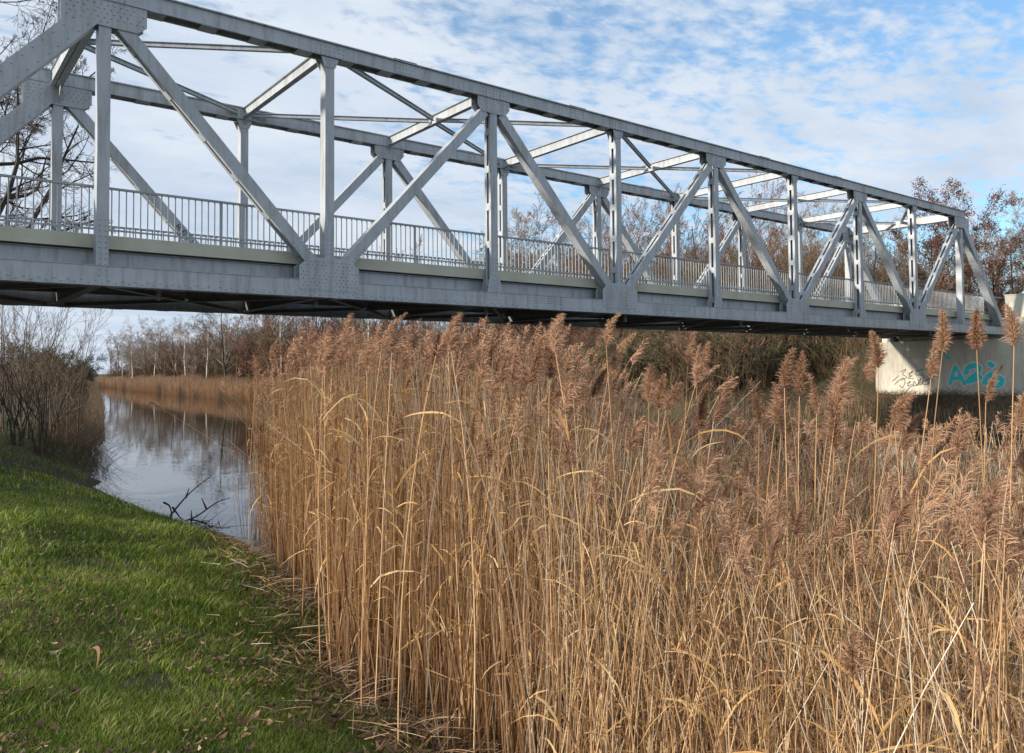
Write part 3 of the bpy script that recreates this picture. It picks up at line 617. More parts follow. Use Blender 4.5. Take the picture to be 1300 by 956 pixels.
# mass of undergrowth and far-off wood
def brush(xy, hmin, hmax, r, g, spread=.35, K=4):
    n = len(xy); z = ground(xy[:, 0], xy[:, 1])-.05; h = g.uniform(hmin, hmax, n); d = g.normal(size=(n, 2))*spread; t = np.linspace(0, 1, K)
    Pt = np.zeros((n, K, 3)); Pt[:, :, 0] = xy[:, :1]+d[:, :1]*h[:, None]*t**1.4+g.normal(size=(n, K))*(.04+.03*h[:, None]); Pt[:, :, 1] = xy[:, 1:]+d[:, 1:]*h[:, None]*t**1.4+g.normal(size=(n, K))*.05; Pt[:, :, 2] = z[:, None]+h[:, None]*t
    return Pt, np.broadcast_to(r*np.linspace(1, .35, K), (n, K))
m = MB(); g = np.random.default_rng(5)
yy = g.uniform(-20, 210, 42000); off = g.uniform(1.5, 26, 42000); xy = np.stack([xr(yy)+off, yy], 1); xy = xy[~((xy[:, 0] > 40) & (np.abs(xy[:, 1]-3.2) < np.where(xy[:, 0] > 50.5, 4.9, 9.5)))]
m.strands(*brush(xy, .8, 3.9, .022, g), g.random(len(xy)))
yy = g.uniform(9, 205, 9000); off = g.uniform(.6, 14, 9000); xy = np.stack([xl(yy)-off, yy], 1)
m.strands(*brush(xy, .5, 2.0, .008, g), g.random(len(xy)))
yy = g.uniform(6, 40, 5200); xy = np.stack([xl(yy)-g.uniform(-.25, 1.6, 5200), yy], 1)[::2]; m.strands(*brush(xy, .25, .9, .006, g, spread=.75), g.random(len(xy))*.8)
n = 5200; xy = np.stack([g.uniform(50.4, 66, n), g.uniform(7.4, 18, n)], 1); m.strands(*brush(xy, .4, 2.0, .014, g, spread=.4), g.random(n))
n = 14000; xy = np.stack([g.uniform(40.5, 49.5, n), g.uniform(-16, 14, n)], 1); xy = xy[(xy[:, 0] > xr(xy[:, 1])+.2)&(g.random(n) < .3+.9*vnoise(xy[:, 0], xy[:, 1], 1.5))]; m.strands(*brush(xy, .12, .5, .012, g, spread=.7), g.random(len(xy)))
m.build('undergrowth', M['scrub'], label='tangled brown undergrowth covering both wooded canal banks', cat='undergrowth', kind='stuff')
m = MB(); n = 16000; ang = g.uniform(R_(-20), R_(95), n); dist = g.uniform(110, 220, n)
xy = np.stack([CAM[0]+np.sin(ang)*dist, CAM[1]+np.cos(ang)*dist], 1); ok = (xy[:, 0] > xr(xy[:, 1])+24) | (xy[:, 0] < xl(xy[:, 1])-20) | (xy[:, 1] > 225); xy = xy[ok]
m.strands(*brush(xy, 4, 11, .08, g, spread=.12), g.random(len(xy)))
def mass(n, y0, y1, o0, o1, h0, h1, r, cond):
    yy = g.uniform(y0, y1, n); xy = np.stack([xr(yy)+g.uniform(o0, o1, n), yy], 1); be = np.degrees(np.arctan2(xy[:, 0]-CAM[0], xy[:, 1]-CAM[1]))
    xy = xy[cond(be) & ~((xy[:, 0] > 38) & (np.abs(xy[:, 1]-3.2) < 12))]; m.strands(*brush(xy, h0, h1, r, g, spread=.16, K=5), g.random(len(xy)))
mass(14000, 55, 215, 7, 36, 4.0, 8.5, .045, lambda be: be < 30)
mass(7000, 40, 120, 5, 36, 2.5, 6.0, .035, lambda be: (be > 28) & (be < 39))
mass(30000, -25, 90, 12, 42, 4.5, 11.5, .03, lambda be: be > 38)
m2 = MB(); n = 60000; yy = g.uniform(-10, 80, n); xy = np.stack([xr(yy)+g.uniform(14, 44, n), yy], 1); be = np.degrees(np.arctan2(xy[:, 0]-CAM[0], xy[:, 1]-CAM[1]))
xy = xy[(be > 37)&~((xy[:, 0] > 38) & (np.abs(xy[:, 1]-3.2) < 12))&(g.random(n) < .25+.9*vnoise(xy[:, 0]*.6, xy[:, 1], 5.))]; m2.strands(*brush(xy, 4.5, 12.5, .017, g, spread=.17, K=5), g.random(len(xy)))
m2.build('thicket', M['twig_red'], label='reddish brown thicket of fine bare twigs behind the bridge railing', cat='thicket', kind='stuff')
m.build('distant_wood', M['scrub'], label='far off brown winter wood filling the horizon', cat='wood', kind='stuff')

# ------------------------------------------------------------------ reeds
def plume_strands(base, axis_dir, L_, n, g, wid=.0022, lean=None, slim=1.0):
    """feathery one-sided panicle as ribbons. base (3,), direction of the stem top"""
    a = np.asarray(axis_dir, float); a = a/np.linalg.norm(a); lean = np.array([1., 0, 0]) if lean is None else lean
    ts = np.linspace(0, 1, 7); rach = base+np.outer(ts*L_, a)+np.outer(ts**2*L_*.30, lean)-np.outer(ts**3*L_*.10, UP)
    t = g.beta(1.0, 1.35, n); x = t*6; i0 = np.minimum(x.astype(int), 5); f = (x-i0)[:, None]; o = rach[i0]*(1-f)+rach[i0+1]*f
    u = g.normal(size=(n, 3)); u[:, 2] *= .3; u /= np.linalg.norm(u, axis=1, keepdims=True)
    ln = L_*(.09+.36*(1-t)**.8*np.clip(.35+t*5, 0, 1))*g.uniform(.45, 1.25, n)*slim
    u = u+lean*.35; d = a*(.95+.5*g.random((n, 1)))+u*.55; d /= np.linalg.norm(d, axis=1, keepdims=True); K = 4; pts = [o]
    for k in range(1, K):
        d = d+np.array([0, 0, -.38])+lean*.10+g.normal(size=(n, 3))*.15; d /= np.linalg.norm(d, axis=1, keepdims=True); pts.append(pts[-1]+d*(ln/(K-1))[:, None])
    Pt = np.stack(pts, 1); s_ = g.normal(size=(n, 1, 3)); s_ /= np.linalg.norm(s_, axis=2, keepdims=True)
    Wd = s_*(wid*np.array([.8, 1.6, 1.5, .5]))[None, :, None]*g.uniform(.7, 1.6, n)[:, None, None]
    return rach, Pt, np.broadcast_to(Wd, Pt.shape)
XIY = np.array([-40, -18, -16, -13, -10.3, -7.5, -5.6, -4.6]); XIX = np.array([3.6, 3.75, 3.85, 4.15, 4.85, 5.45, 5.95, 7.0])
def reed_ground(x, y): return np.maximum(ground(x, y), -.35)
WIND = RT*.85+F0*.15
def lowk(x, y): return np.clip(((y+15.3)-1.04*(x-4))/1.5+.5, 0, 1)
def topz(x, y, g):
    """height of plume tips over the bed: tall towards the open water, lower and broken near the camera's right"""
    k = lowk(x, y); base = 2.26+.80*k
    return base+.30*(vnoise(x, y, 1.3)-.5)+.22*(vnoise(x, y, .5)-.5)-.42*np.clip((y+9.5)/4.5, 0, 1)
def make_reeds(m_st, m_lf, m_pl, x, y, g, r=.0032, tall=None, plume_n=90, plume_p=.5, dens_leaf=3, ret=False, chaos=None):
    n = len(x); z0 = reed_ground(x, y); zt = topz(x, y, g) if tall is None else tall
    short = g.random(n); zt = np.where((short < .55) & (tall is None), zt-g.uniform(.05, 1.0, n)**1.3*1.1, zt-g.uniform(0, .22, n)*(tall is None))
    k = lowk(x, y)
    ch = (.075+.08*(1-k)) if chaos is None else chaos
    h = zt-z0; d = g.normal(size=(n, 2))*np.broadcast_to(ch, (n,))[:, None]+WIND[:2]*.035
    wild = (g.random(n) < (.14+.16*(1-k)))&(x-np.interp(y, XIY, XIX) > .9) if tall is None else np.zeros(n, bool); d[wild] += g.normal(size=(wild.sum(), 2))*.30
    K = 7; t = np.linspace(0, 1, K); Pt = np.zeros((n, K, 3)); bend = g.normal(size=(n, 2))*.04
    for c in (0, 1): Pt[:, :, c] = ((x, y)[c])[:, None]+d[:, c:c+1]*h[:, None]*t**1.3+bend[:, c:c+1]*np.sin(t*3.1)*h[:, None]+g.normal(size=(n, K))*.004
    ddd = (d**2).sum(1)[:, None]; Pt[:, :, 2] = z0[:, None]-.05+(h[:, None]+.05)*t*(1-.25*ddd*t)
    R0 = r*g.uniform(.7, 1.35, n); rr = R0[:, None]*np.linspace(1.15, .45, K)
    rn = g.random(n); m_st.strands(Pt, rr, rn, 3)
    # leaves: strap ribbons, half of them shrivelled against the stem
    nl = n*dens_leaf; pi = np.repeat(np.arange(n), dens_leaf); tt = g.uniform(.25, .93, nl); xx = tt*(K-1); i0 = np.minimum(xx.astype(int), K-2); f = (xx-i0)[:, None]
    o = Pt[pi, i0]*(1-f)+Pt[pi, i0+1]*f; a = g.uniform(0, 6.28, nl); hd = np.stack([np.cos(a), np.sin(a), np.zeros(nl)], 1)*.7+WIND*.35
    ln = g.uniform(.08, .34, nl)*np.where(g.random(nl) < .10, 1.5, 1.); up = g.uniform(-.2, 1.6, nl)
    dd = hd+UP*up[:, None]; dd /= np.linalg.norm(dd, axis=1, keepdims=True); pts = [o]; KK = 5
    for q in range(1, KK):
        dd = dd-UP*g.uniform(.15, .55, nl)[:, None]; dd /= np.linalg.norm(dd, axis=1, keepdims=True); pts.append(pts[-1]+dd*(ln/(KK-1))[:, None])
    Pl = np.stack(pts, 1); s_ = np.cross(hd, UP); s_ /= np.linalg.norm(s_, axis=1, keepdims=True); tw = g.uniform(-1, 1, nl)[:, None]; s_ = s_+hd*tw+UP*g.uniform(-.8, .8, nl)[:, None]; s_ /= np.linalg.norm(s_, axis=1, keepdims=True)
    wv = (g.uniform(.0015, .0055, nl)*np.where(ln > .33, 2.0, 1))[:, None]*np.array([.6, 1, .9, .6, .08]); m_lf.ribbons(Pl, s_[:, None]*wv[:, :, None], g.random(nl))
    has = (short >= .38)&(g.random(n) < plume_p*(.70+.30*k)) if tall is None else np.ones(n, bool)
    for i in np.nonzero(has)[0]:
        dist = np.linalg.norm(Pt[i, -1]-CAM); nn = int(plume_n*g.uniform(.7, 2.0)*np.clip(5.5/dist, .35, 1.6)); L_ = g.uniform(.12, .235); ax = Pt[i, -1]-Pt[i, -2]
        rach, A, B = plume_strands(Pt[i, -1]-ax/np.linalg.norm(ax)*.03, ax, L_, nn, g, wid=.0010*np.clip(dist/4.0, .8, 2.4), lean=WIND*g.uniform(.5, 1.2)+g.normal(size=3)*.18)
        rb = g.uniform(0, 1)
        m_pl.ribbons(A, B, np.clip(rb*.55+g.random(nn)*.45, 0, 1)); m_pl.strands(rach[None], np.linspace(.0022, .0008, 7)[None], rb, 3)
g = np.random.default_rng(77)
N0 = 44000; x = g.uniform(3.6, 10.8, N0); y = g.uniform(-24.5, -4.7, N0)
xi = np.interp(y, XIY, XIX); din = x-xi+(vnoise(x, y, .8)-.5)*.5
dcam = np.hypot(x-CAM[0], y-CAM[1])
dens = np.clip(din/.25, 0, 1)*np.clip((-4.4-y)/3.2, .15, 1)*np.clip((10.4-x)/1.0, 0, 1)*(.55+.6*vnoise(x, y, .45))*np.where(x < 7.2, .62+.38*lowk(x, y), 1)
hd = np.arctan2(x-CAM[0], y-CAM[1])                                     # bearing: leave out what is far behind the frame edge
keep = (din > 0)&(g.random(N0) < dens)&(hd > R_(2))&(hd < R_(88))&(dcam > 2.3); x, y = x[keep], y[keep]
print('reeds', len(x))
RB = empty('reed_bed', (6, -12, 0), 'dense bed of dry golden reeds along the near water edge', 'reeds'); RB['kind'] = 'stuff'
ms, ml, mpv = MB(), MB(), MB(); make_reeds(ms, ml, mpv, x, y, g, plume_p=.27)
for mm, nm, mt in ((ms, 'stems', 'reed'), (ml, 'leaves', 'reedleaf'), (mpv, 'plumes', 'plume')):
    o = mm.build(nm, M[mt], RB); o.location = (-6, 12, 0)
# fallen and leaning dead stalks crossing the bed
n = 1500; gx_ = g.uniform(4.0, 7.5, n); gy_ = g.uniform(-19.5, -11, n); kp = gx_ > np.interp(gy_, XIY, XIX)+1.7; gx_, gy_ = gx_[kp], gy_[kp]; n = len(gx_); a = g.uniform(0, 6.28, n); sl = g.uniform(.25, 1.1, n); Ls = g.uniform(1.0, 2.4, n); t = np.linspace(0, 1, 5); z0 = reed_ground(gx_, gy_)+g.uniform(0, .7, n)
Pt = np.stack([gx_[:, None]+np.cos(a)[:, None]*Ls[:, None]*t*np.cos(sl)[:, None], gy_[:, None]+np.sin(a)[:, None]*Ls[:, None]*t*np.cos(sl)[:, None], z0[:, None]+Ls[:, None]*np.sin(sl)[:, None]*(t-.18*t*t)], -1)
m = MB(); m.strands(Pt, g.uniform(.0022, .004, n)[:, None]*np.linspace(1, .6, 5), .6+.4*g.random(n)); n = 2600; y_ = g.uniform(-18, -5.6, n); x_ = np.interp(y_, XIY, XIX)+g.normal(size=n)*.33+.12; a = g.uniform(0, 6.28, n); sl = np.abs(g.normal(size=n))*.28; Ls = g.uniform(.06, .30, n)*np.where(g.random(n) < .1, 1.8, 1); z_ = reed_ground(x_, y_)+g.uniform(.0, .10, n)
Pt = np.stack([x_[:, None]+np.cos(a)[:, None]*Ls[:, None]*t, y_[:, None]+np.sin(a)[:, None]*Ls[:, None]*t, z_[:, None]+Ls[:, None]*np.sin(sl)[:, None]*(t-.4*t*t)], -1)
m.strands(Pt, g.uniform(.0012, .003, n)[:, None]*np.linspace(1, .6, 5), .2+.8*g.random(n))
o = m.build('fallen_stalks', M['reed'], RB); o.location = (-6, 12, 0)
# reeds that stand out one by one (photo column, row of the tip, depth)
GR = 'plumed reeds standing clear of the reed bed'
single = [(322,452,9.5),(345,444,8.5),(362,430,7.5),(384,436,6.5),(402,408,5.6),(418,418,5.8),(436,430,5.2),(452,404,5.4),(470,430,4.9),(488,410,5.0),(508,404,4.8),(522,416,4.9),(548,424,5.0),(568,418,4.4),(584,408,4.5),(598,405,4.4),(628,438,4.6),(650,432,4.4),(672,436,4.3),(708,430,4.2),(732,395,3.8),(758,462,4.5),(783,402,3.7),(790,424,4.0),(822,462,4.2),(838,478,4.0),(858,486,3.9),(874,428,4.2),(882,436,4.4),(893,452,4.1),(908,500,4.0),(930,492,3.9),(952,486,3.8),(976,486,3.9),(985,480,4.2),(1006,448,3.7),(1014,456,4.0),(1036,484,3.8),(1050,505,3.8),(1072,466,3.7),(1082,462,3.9),(1104,430,3.5),(1112,448,3.9),(1136,500,3.7),(1160,520,3.8),(1184,438,3.6),(1192,402,3.3),(1172,505,3.7),(1246,400,3.2),(1262,470,3.5),(1278,392,3.1),(1290,500,3.4),(1230,530,3.3),(1180,560,3.4)]
for j, (px, py, F) in enumerate(single):
    bx, by = at_f(px-(g.uniform(-25, 95) if px > 420 else g.uniform(-25, 5)), F+g.uniform(-.2, .5)); 
    tip = CAM+ray(px, py)*(F/(ray(px, py)@F0)); L_ = g.uniform(.17, .29) if F > 3.6 else g.uniform(.15, .22)
    z0 = float(reed_ground(bx, by)); lean = WIND*g.uniform(-.2, 1.5)+g.normal(size=3)*np.array([.3, .3, .15])
    st = tip-UP*L_*.80-lean*L_*.38
    t = np.linspace(0, 1, 9)[:, None]; base = np.array([bx, by, z0-.05]); c1 = base+(st-base)*np.array([.3, .3, .6])+np.array([*g.normal(size=2)*.06, 0]); Pt = base*(1-t)**2+2*c1*t*(1-t)+st*t**2
    what = ('tall reed with a full ' if py < 440 else 'reed with a nodding ' if j % 3 else 'lower reed with a loose ')+('red brown' if j % 2 else 'pale brown')+' plume '+where(px)
    r = empty('plumed_reed', (bx, by, z0), what, 'reed', GR); loc = np.array([bx, by, z0])
    m = MB(); m.strands((Pt-loc)[None], np.linspace(.0045, .0018, 9)[None], g.uniform(.3, .7), 5); m.build('stem', M['reed'], r, smooth=True)
    ax = Pt[-1]-Pt[-2]; nn = int(g.choice([450, 900, 1300])*np.clip(4.2/F, .5, 1.3)); rach, A, B = plume_strands(st-loc, ax, L_, nn, g, wid=.0007*max(F/4, .9), lean=lean*1.3+g.normal(size=3)*.25, slim=g.uniform(.55, .85))
    m = MB(); m.ribbons(A, B, np.clip(.5*g.random()+.5*g.random(nn), 0, 1)); m.strands(rach[None], np.linspace(.002, .0006, 7)[None], .5, 3); m.build('plume', M['plume'], r)
    for q in range(int(g.integers(1, 4))):
        tt = g.uniform(.35, .85); o = base*(1-tt)**2+2*c1*tt*(1-tt)+st*tt**2-loc; dd = WIND*g.uniform(.2, 1)+g.normal(size=3)*.4+UP*.9; pts = [o]; ln = g.uniform(.2, .5)
        for _ in range(6): dd = dd/np.linalg.norm(dd); pts.append(pts[-1]+dd*ln/6); dd = dd-UP*g.uniform(.1, .5)
        s_ = np.cross(dd, g.normal(size=3)); s_ /= np.linalg.norm(s_); m = MB(); m.ribbons(np.array(pts)[None], (s_[None]*(.008*np.array([.5, .9, 1, 1, .8, .5, .05]))[:, None])[None], g.random()); m.build('leaf', M['reedleaf'], r)
# far reed belts (one mass each)
def belt(yr, offs, hr, n, r, g, f=xr, sg=1):
    yy = g.uniform(*yr, n); off = g.uniform(*offs, n); xy = np.stack([f(yy)+sg*off, yy], 1); h = g.uniform(*hr, n)*(.8+.4*vnoise(yy, off, 4)); d = g.normal(size=(n, 2))*.10; K = 4; t = np.linspace(0, 1, K)
    z = np.maximum(ground(xy[:, 0], xy[:, 1]), -.1); Pt = np.stack([xy[:, :1]+d[:, :1]*h[:, None]*t**1.5, xy[:, 1:]+d[:, 1:]*h[:, None]*t**1.5, z[:, None]+h[:, None]*t], -1)
    return Pt, np.broadcast_to(r*np.array([.7, .7, 1.6, .5]), (n, K))
m = MB(); m.strands(*belt((38, 125), (-1.2, 2.2), (1.35, 2.15), 21000, .011, g), g.random(21000)); m.strands(*belt((120, 205), (-1.2, 2.2), (1.3, 2.0), 7000, .02, g), g.random(7000))
m.strands(*belt((-16, 38), (-.6, .8), (.5, 1.3), 1500, .006, g), g.random(1500)*.5)
m.build('reed_belt', M['farreed'], label='belt of ochre reeds along the far right waterline', cat='reeds', kind='stuff')
m = MB(); m.strands(*belt((26, 90), (-.4, .5), (.4, 1.3), 1800, .006, g, xl, -1), g.random(1800)*.6); m.strands(*belt((90, 200), (-.8, .8), (1., 2.), 2500, .015, g, xl, -1), g.random(2500)*.6)
m.build('reed_belt', M['farreed'], label='thin fringe of brown reeds along the left waterline', cat='reeds', kind='stuff')

# ------------------------------------------------------------------ grass, litter, dead branch
g = np.random.default_rng(9)
def blades(x, y, hmin, hmax, w, g, m, flat=.35, rn=None):
    n = len(x); z = ground(x, y)-.01; h = g.uniform(hmin, hmax, n); a = g.uniform(0, 6.28, n); d = np.stack([np.cos(a), np.sin(a)], 1)*g.uniform(.1, 1.0, n)[:, None]*flat*2.0; d += WIND[:2]*.15
    K = 4; t = np.linspace(0, 1, K); Pt = np.stack([x[:, None]+d[:, :1]*h[:, None]*t**1.7, y[:, None]+d[:, 1:]*h[:, None]*t**1.7, z[:, None]+h[:, None]*t*(1-.25*t)], -1)
    b_ = a+g.uniform(.8, 2.3, n); W_ = np.stack([np.cos(b_), np.sin(b_), np.zeros(n)], 1)[:, None]*(w*g.uniform(.6, 1.3, n)[:, None]*np.array([.8, 1, .75, .08]))[:, :, None]
    m.ribbons(Pt, W_, (g.random(n)**1.2 if rn is None else rn))
m = MB()
def gsel(n, F0_, F1_, sc_, pl=-30, pr=560):
    F = F0_*(F1_/F0_)**g.random(n); px = g.uniform(pl, pr, n); q = ray(650, 471); R = (px-650)/FPX*F
    x = CAM[0]+R*_c+F*_s; y = CAM[1]-R*_s+F*_c; d_in = np.interp(y, XIY, XIX)-x+(vnoise(x*2, y*2, .7)-.5)*.5; z = ground(x, y)
    dirt = (np.hypot((x-2.2)/3.4, (y-2.6)/1.5) < 1+.5*(vnoise(x, y, .6)-.5)) | ((vnoise(x+40, y+11, .55)*.6+vnoise(x, y, .2)*.4 > .70) & (g.random(n) < .6))
    ok = (d_in > -.05)&(z > .12)&(~dirt | (g.random(n) < .10))&(g.random(n) < .55+.7*vnoise(x, y, .5)); return x[ok], y[ok]
for n, a, b2, hh, ww, pl in ((150000, 2.6, 6.5, (.015, .075), .0024, -30), (130000, 6., 13, (.02, .10), .0036, -30), (50000, 13, 34, (.03, .12), .007, -30), (110000, 2.6, 34, (.03, .11), .008, -1500)):
    x, y = gsel(n, a, b2, 0, pl, 560 if pl > -100 else -31); tf = vnoise(x, y, .35); rn = np.clip(g.random(len(x))**1.3*.72+.55*(vnoise(x, y, 1.5)-.45)+.35*(vnoise(x+5, y, .33)-.5)+(g.random(len(x)) < .06)*.5, 0, 1)
    blades(x, y, hh[0], hh[1], ww, g, m, rn=rn)
    k = g.random(len(x)) < .16*(tf > .6); blades(x[k], y[k], hh[1]*.8, hh[1]*1.6, ww*1.0, g, m, flat=.5)
m.build('grass', M['grass'], label='short green winter grass on the sloping left bank', cat='grass', kind='stuff')
m = MB()                                                                # curled dead leaves and broken stalks
def curl(x, y, sz, g, m, lift=.03, asp=.45):
    n = len(x); z = ground(x, y)+lift*g.uniform(.4, 1.3, n); a = g.uniform(0, 6.28, n); u = np.stack([np.cos(a), np.sin(a), g.uniform(-.3, .3, n)], 1); K = 5; t = np.linspace(-1, 1, K)
    s_ = np.stack([-np.sin(a), np.cos(a), g.uniform(-.6, .6, n)], 1); c = np.stack([x, y, z], 1)
    Pt = c[:, None]+u[:, None]*(t[None, :, None]*sz[:, None, None])+UP*(t**2)[None, :, None]*(sz*g.uniform(.1, .7, n))[:, None, None]
    m.ribbons(Pt, s_[:, None]*(sz[:, None]*asp*np.array([.1, .8, 1, .7, .05]))[:, :, None], g.random(n))
x, y = gsel(9000, 2.7, 12, 0); k = vnoise(x, y, .9)+.4*vnoise(x, y, .3) > .66; curl(x[k], y[k], g.uniform(.008, .026, k.sum()), g, m, lift=.045)
x, y = gsel(800, 2.7, 8, 0); k = vnoise(x, y, .9) > .45; curl(x[k], y[k], g.uniform(.018, .036, k.sum()), g, m, lift=.05, asp=.45)
n = 7000; y = g.uniform(-19, -5.5, n); x = np.interp(y, XIY, XIX)+g.normal(size=n)*.32+.12; curl(x, y, g.uniform(.015, .07, n), g, m, asp=.16, lift=.05)
n = 1500; y = g.uniform(-9.5, 14, n); x = xl(y)+np.abs(g.normal(size=n))*.22-.05; a = g.uniform(0, 6.28, n); Lh = g.uniform(.01, .10, n); c = np.stack([x, y, np.full(n, .006)], 1); u = np.stack([np.cos(a), np.sin(a), np.zeros(n)], 1); v = np.stack([-np.sin(a), np.cos(a), np.zeros(n)], 1)
m.ribbons(c[:, None]+u[:, None]*(np.array([-1, 0, 1.])[None, :, None]*Lh[:, None, None])+UP*(g.random(n)*.004)[:, None, None], v[:, None]*(np.array([.4, 1, .3])*.004)[None, :, None], g.random(n))
m.build('leaf_litter', M['litter'], label='brown dead leaves and broken reed bits strewn at the reed edge', cat='leaf litter', kind='stuff')
def bigleaf(px, py, L_, rzv, lb, wd=.022):
    q = at_z(px, py, 1.05); q[2] = float(ground(q[0], q[1])); t = np.linspace(0, 1, 9); u = RT*math.cos(rzv)+F0*math.sin(rzv); s_ = np.cross(u, UP)*.8+UP*.5
    Pt = np.outer((t-.5)*L_, u)+np.outer(.05+.05*np.sin(t*3.1)+.03*t, UP)+np.outer(.03*np.sin(t*4), s_)
    m = MB(); m.ribbons(Pt[None], (s_[None]*(wd*np.sin(np.pi*np.clip(t*.9+.05, 0, 1)))[:, None])[None], .75); o = m.build('dead_leaf', M['litter']); o.location = q; tag(o, lb, 'leaf', None)
bigleaf(118, 842, .27, 2.2, 'long curled brown dead leaf lying in the bottom left grass', .012)
bigleaf(425, 858, .30, .3, 'pale straw coloured dead reed leaf lying where grass meets reeds', .014)
# bare branch lying in the water at the bank
q0 = at_z(216, 655, .12); m = MB(); lines = [[(216, 655), (228, 640), (243, 624), (268, 604)], [(228, 664), (250, 655), (275, 638), (292, 632)], [(208, 638), (216, 644), (219, 664)], [(219, 644), (232, 662)], [(243, 660), (243, 648)], [(262, 646), (256, 632)], [(236, 632), (240, 620)]]
for ln in lines:
    pts = smooth_line([at_y(px, py, q0[1]+.1*j) for j, (px, py) in enumerate(ln)]); m.strands((pts-q0)[None], np.linspace(.022, .007, len(pts))[None], .5, 5)
pts0 = np.array([at_z(222+g.uniform(0, 60), 662+g.uniform(0, 14), .06) for _ in range(70)])-q0; dv = g.normal(size=(70, 3))*np.array([1, 1, .35]); Pt = pts0[:, None]+dv[:, None]*np.linspace(0, .35, 4)[None, :, None]
m.strands(Pt, np.broadcast_to(np.linspace(.007, .003, 4), (70, 4)), g.random(70)); o = m.build('fallen_branch', M['bark_dark']); o.location = q0; tag(o, 'dark bare branch lying half sunk in the water at the grassy bank', 'branch')

# ------------------------------------------------------------------ light, sky, camera
SUNH, SUNE = R_(-79), R_(14)
to = np.array([math.sin(SUNH)*math.cos(SUNE), math.cos(SUNH)*math.cos(SUNE), math.sin(SUNE)])
from mathutils import Vector, Matrix
ld = bpy.data.lights.new('sun', 'SUN'); ld.energy = 4.7; ld.angle = R_(3); ld.color = (1, .88, .75)
lo = bpy.data.objects.new('sun', ld); COL.objects.link(lo); lo.rotation_euler = Vector(to).to_track_quat('Z', 'Y').to_euler()
w = bpy.data.worlds.new('World'); sc.world = w; w.use_nodes = True; N = w.node_tree.nodes; L = w.node_tree.links; bg = N['Background']; bg.inputs['Strength'].default_value = .095
sky = N.new('ShaderNodeTexSky'); sky.sky_type = 'NISHITA'; sky.sun_disc = False; sky.sun_elevation = R_(28); sky.sun_rotation = SUNH; sky.air_density = 1.0; sky.dust_density = .6; sky.ozone_density = 2.0
sky.sun_elevation = SUNE
tc = N.new('ShaderNodeTexCoord'); sp = N.new('ShaderNodeSeparateXYZ'); L.new(tc.outputs['Generated'], sp.inputs[0])
def mth(op, a, b_=None, clamp=False):
    n = N.new('ShaderNodeMath'); n.operation = op; n.use_clamp = clamp
    for i, v in enumerate((a, b_)):
        if v is None: continue
        if isinstance(v, (int, float)): n.inputs[i].default_value = v
        else: L.new(v, n.inputs[i])
    return n.outputs[0]
zz = mth('ADD', mth('MAXIMUM', sp.outputs[2], 0.0), .10); cx = mth('DIVIDE', sp.outputs[0], zz); cy = mth('DIVIDE', sp.outputs[1], zz)
cb = N.new('ShaderNodeCombineXYZ'); L.new(cx, cb.inputs[0]); L.new(cy, cb.inputs[1])
def nz(scale, det, rough=.55, mapping=None, dist=0.):
    n = N.new('ShaderNodeTexNoise'); n.inputs['Scale'].default_value = scale; n.inputs['Detail'].default_value = det; n.inputs['Roughness'].default_value = rough; n.inputs['Distortion'].default_value = dist
    if mapping:
        mp = N.new('ShaderNodeMapping'); mp.inputs['Rotation'].default_value = (0, 0, mapping[0]); mp.inputs['Scale'].default_value = (*mapping[1], 1); mp.inputs['Location'].default_value = (*mapping[2], 0); L.new(cb.outputs[0], mp.inputs[0]); L.new(mp.outputs[0], n.inputs[0])
    else: L.new(cb.outputs[0], n.inputs[0])
    return n.outputs['Fac']
big = nz(.42, 3, .5, (0.3, (1, 1), (3.1, 1.7))); rip = nz(4.4, 5, .6, (R_(35), (1, 1.5), (0, 0)), .3); fine = nz(15., 4, .55, (R_(35), (1, 1.4), (4, 2)), .2)
cov = mth('ADD', mth('MULTIPLY', big, 1.5), mth('ADD', mth('MULTIPLY', rip, 1.15), mth('ADD', mth('MULTIPLY', fine, .85), -.18)))
bd = ray(1120, 110); bd = bd/np.linalg.norm(bd); bv = N.new('ShaderNodeVectorMath'); bv.operation = 'DOT_PRODUCT'; bv.inputs[1].default_value = tuple(bd); L.new(tc.outputs['Generated'], bv.inputs[0])
br = N.new('ShaderNodeMapRange'); br.interpolation_type = 'SMOOTHSTEP'; br.inputs['From Min'].default_value = .74; br.inputs['From Max'].default_value = .98; br.inputs['To Min'].default_value = .27; br.inputs['To Max'].default_value = -.24; L.new(bv.outputs['Value'], br.inputs[0])
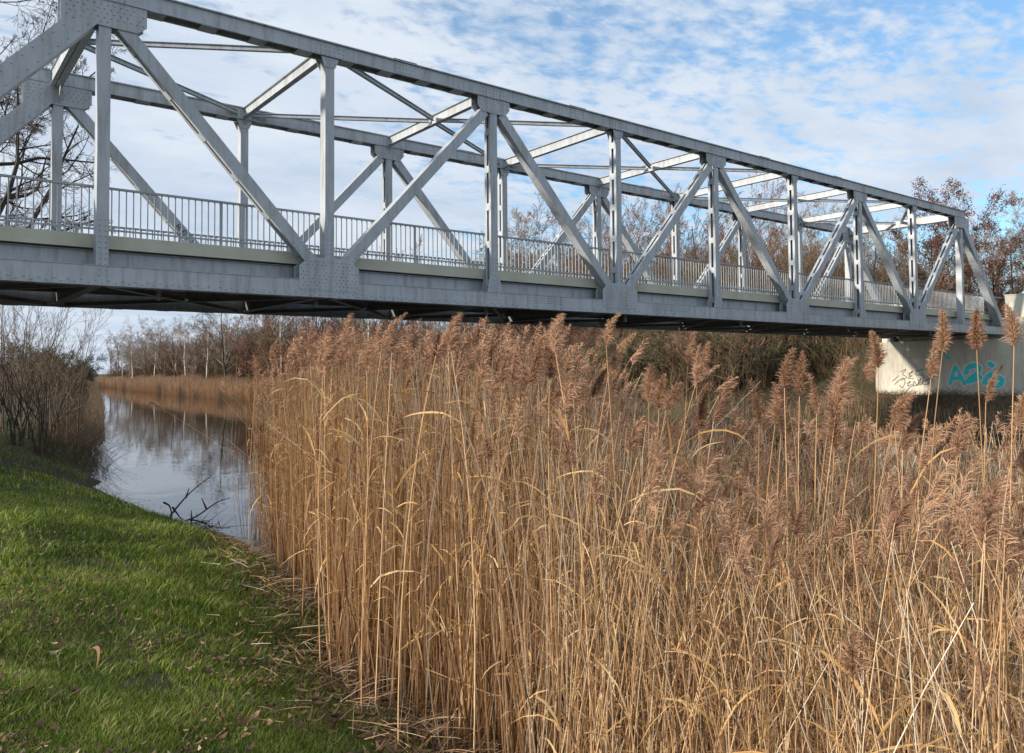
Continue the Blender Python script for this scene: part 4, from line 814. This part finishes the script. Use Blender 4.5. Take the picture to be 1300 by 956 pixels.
cov = mth('ADD', cov, br.outputs[0])
cl = N.new('ShaderNodeMapRange'); cl.interpolation_type = 'SMOOTHSTEP'; cl.inputs['From Min'].default_value = 1.12; cl.inputs['From Max'].default_value = 1.62; L.new(cov, cl.inputs[0]); cl.inputs['To Min'].default_value = .16
# bluer break in the cloud on the right-hand side of the view
shade = N.new('ShaderNodeValToRGB'); shade.color_ramp.elements[0].position = .3; shade.color_ramp.elements[0].color = (4.3, 5.2, 6.5, 1); shade.color_ramp.elements[1].position = .65; shade.color_ramp.elements[1].color = (6.0, 6.6, 7.4, 1)
L.new(nz(1.3, 6, .6, (R_(20), (1, 1.6), (9, 5))), shade.inputs[0])
hs = N.new('ShaderNodeMix'); hs.data_type = 'RGBA'; L.new(cl.outputs[0], hs.inputs[0]); 
boost = N.new('ShaderNodeMix'); boost.data_type = 'RGBA'; boost.blend_type = 'MULTIPLY'; boost.inputs[0].default_value = 1; boost.inputs[7].default_value = (1.15, 1.65, 1.9, 1); L.new(sky.outputs[0], boost.inputs[6])
L.new(boost.outputs[2], hs.inputs[6]); L.new(shade.outputs[0], hs.inputs[7]); L.new(hs.outputs[2], bg.inputs['Color'])
cd = bpy.data.cameras.new('camera'); cam = bpy.data.objects.new('camera', cd); COL.objects.link(cam)
cd.sensor_fit = 'HORIZONTAL'; cd.sensor_width = 36; cd.lens = 36*FPX/1300; cd.shift_y = -45/1300; cd.clip_end = 5000; cd.clip_start = .05
cam.matrix_world = Matrix([[R3[0], U3[0], -FW[0], CAM[0]], [R3[1], U3[1], -FW[1], CAM[1]], [R3[2], U3[2], -FW[2], CAM[2]], [0, 0, 0, 1]])
sc.camera = cam
sc.render.engine = 'CYCLES'; sc.cycles.max_bounces = 6; sc.cycles.diffuse_bounces = 3; sc.cycles.transparent_max_bounces = 4; sc.cycles.use_adaptive_sampling = True; sc.cycles.use_denoising = True
vs = sc.view_settings; vs.view_transform = 'Standard'; vs.look = 'None'; vs.exposure = .42; vs.gamma = 1; vs.use_curve_mapping = False
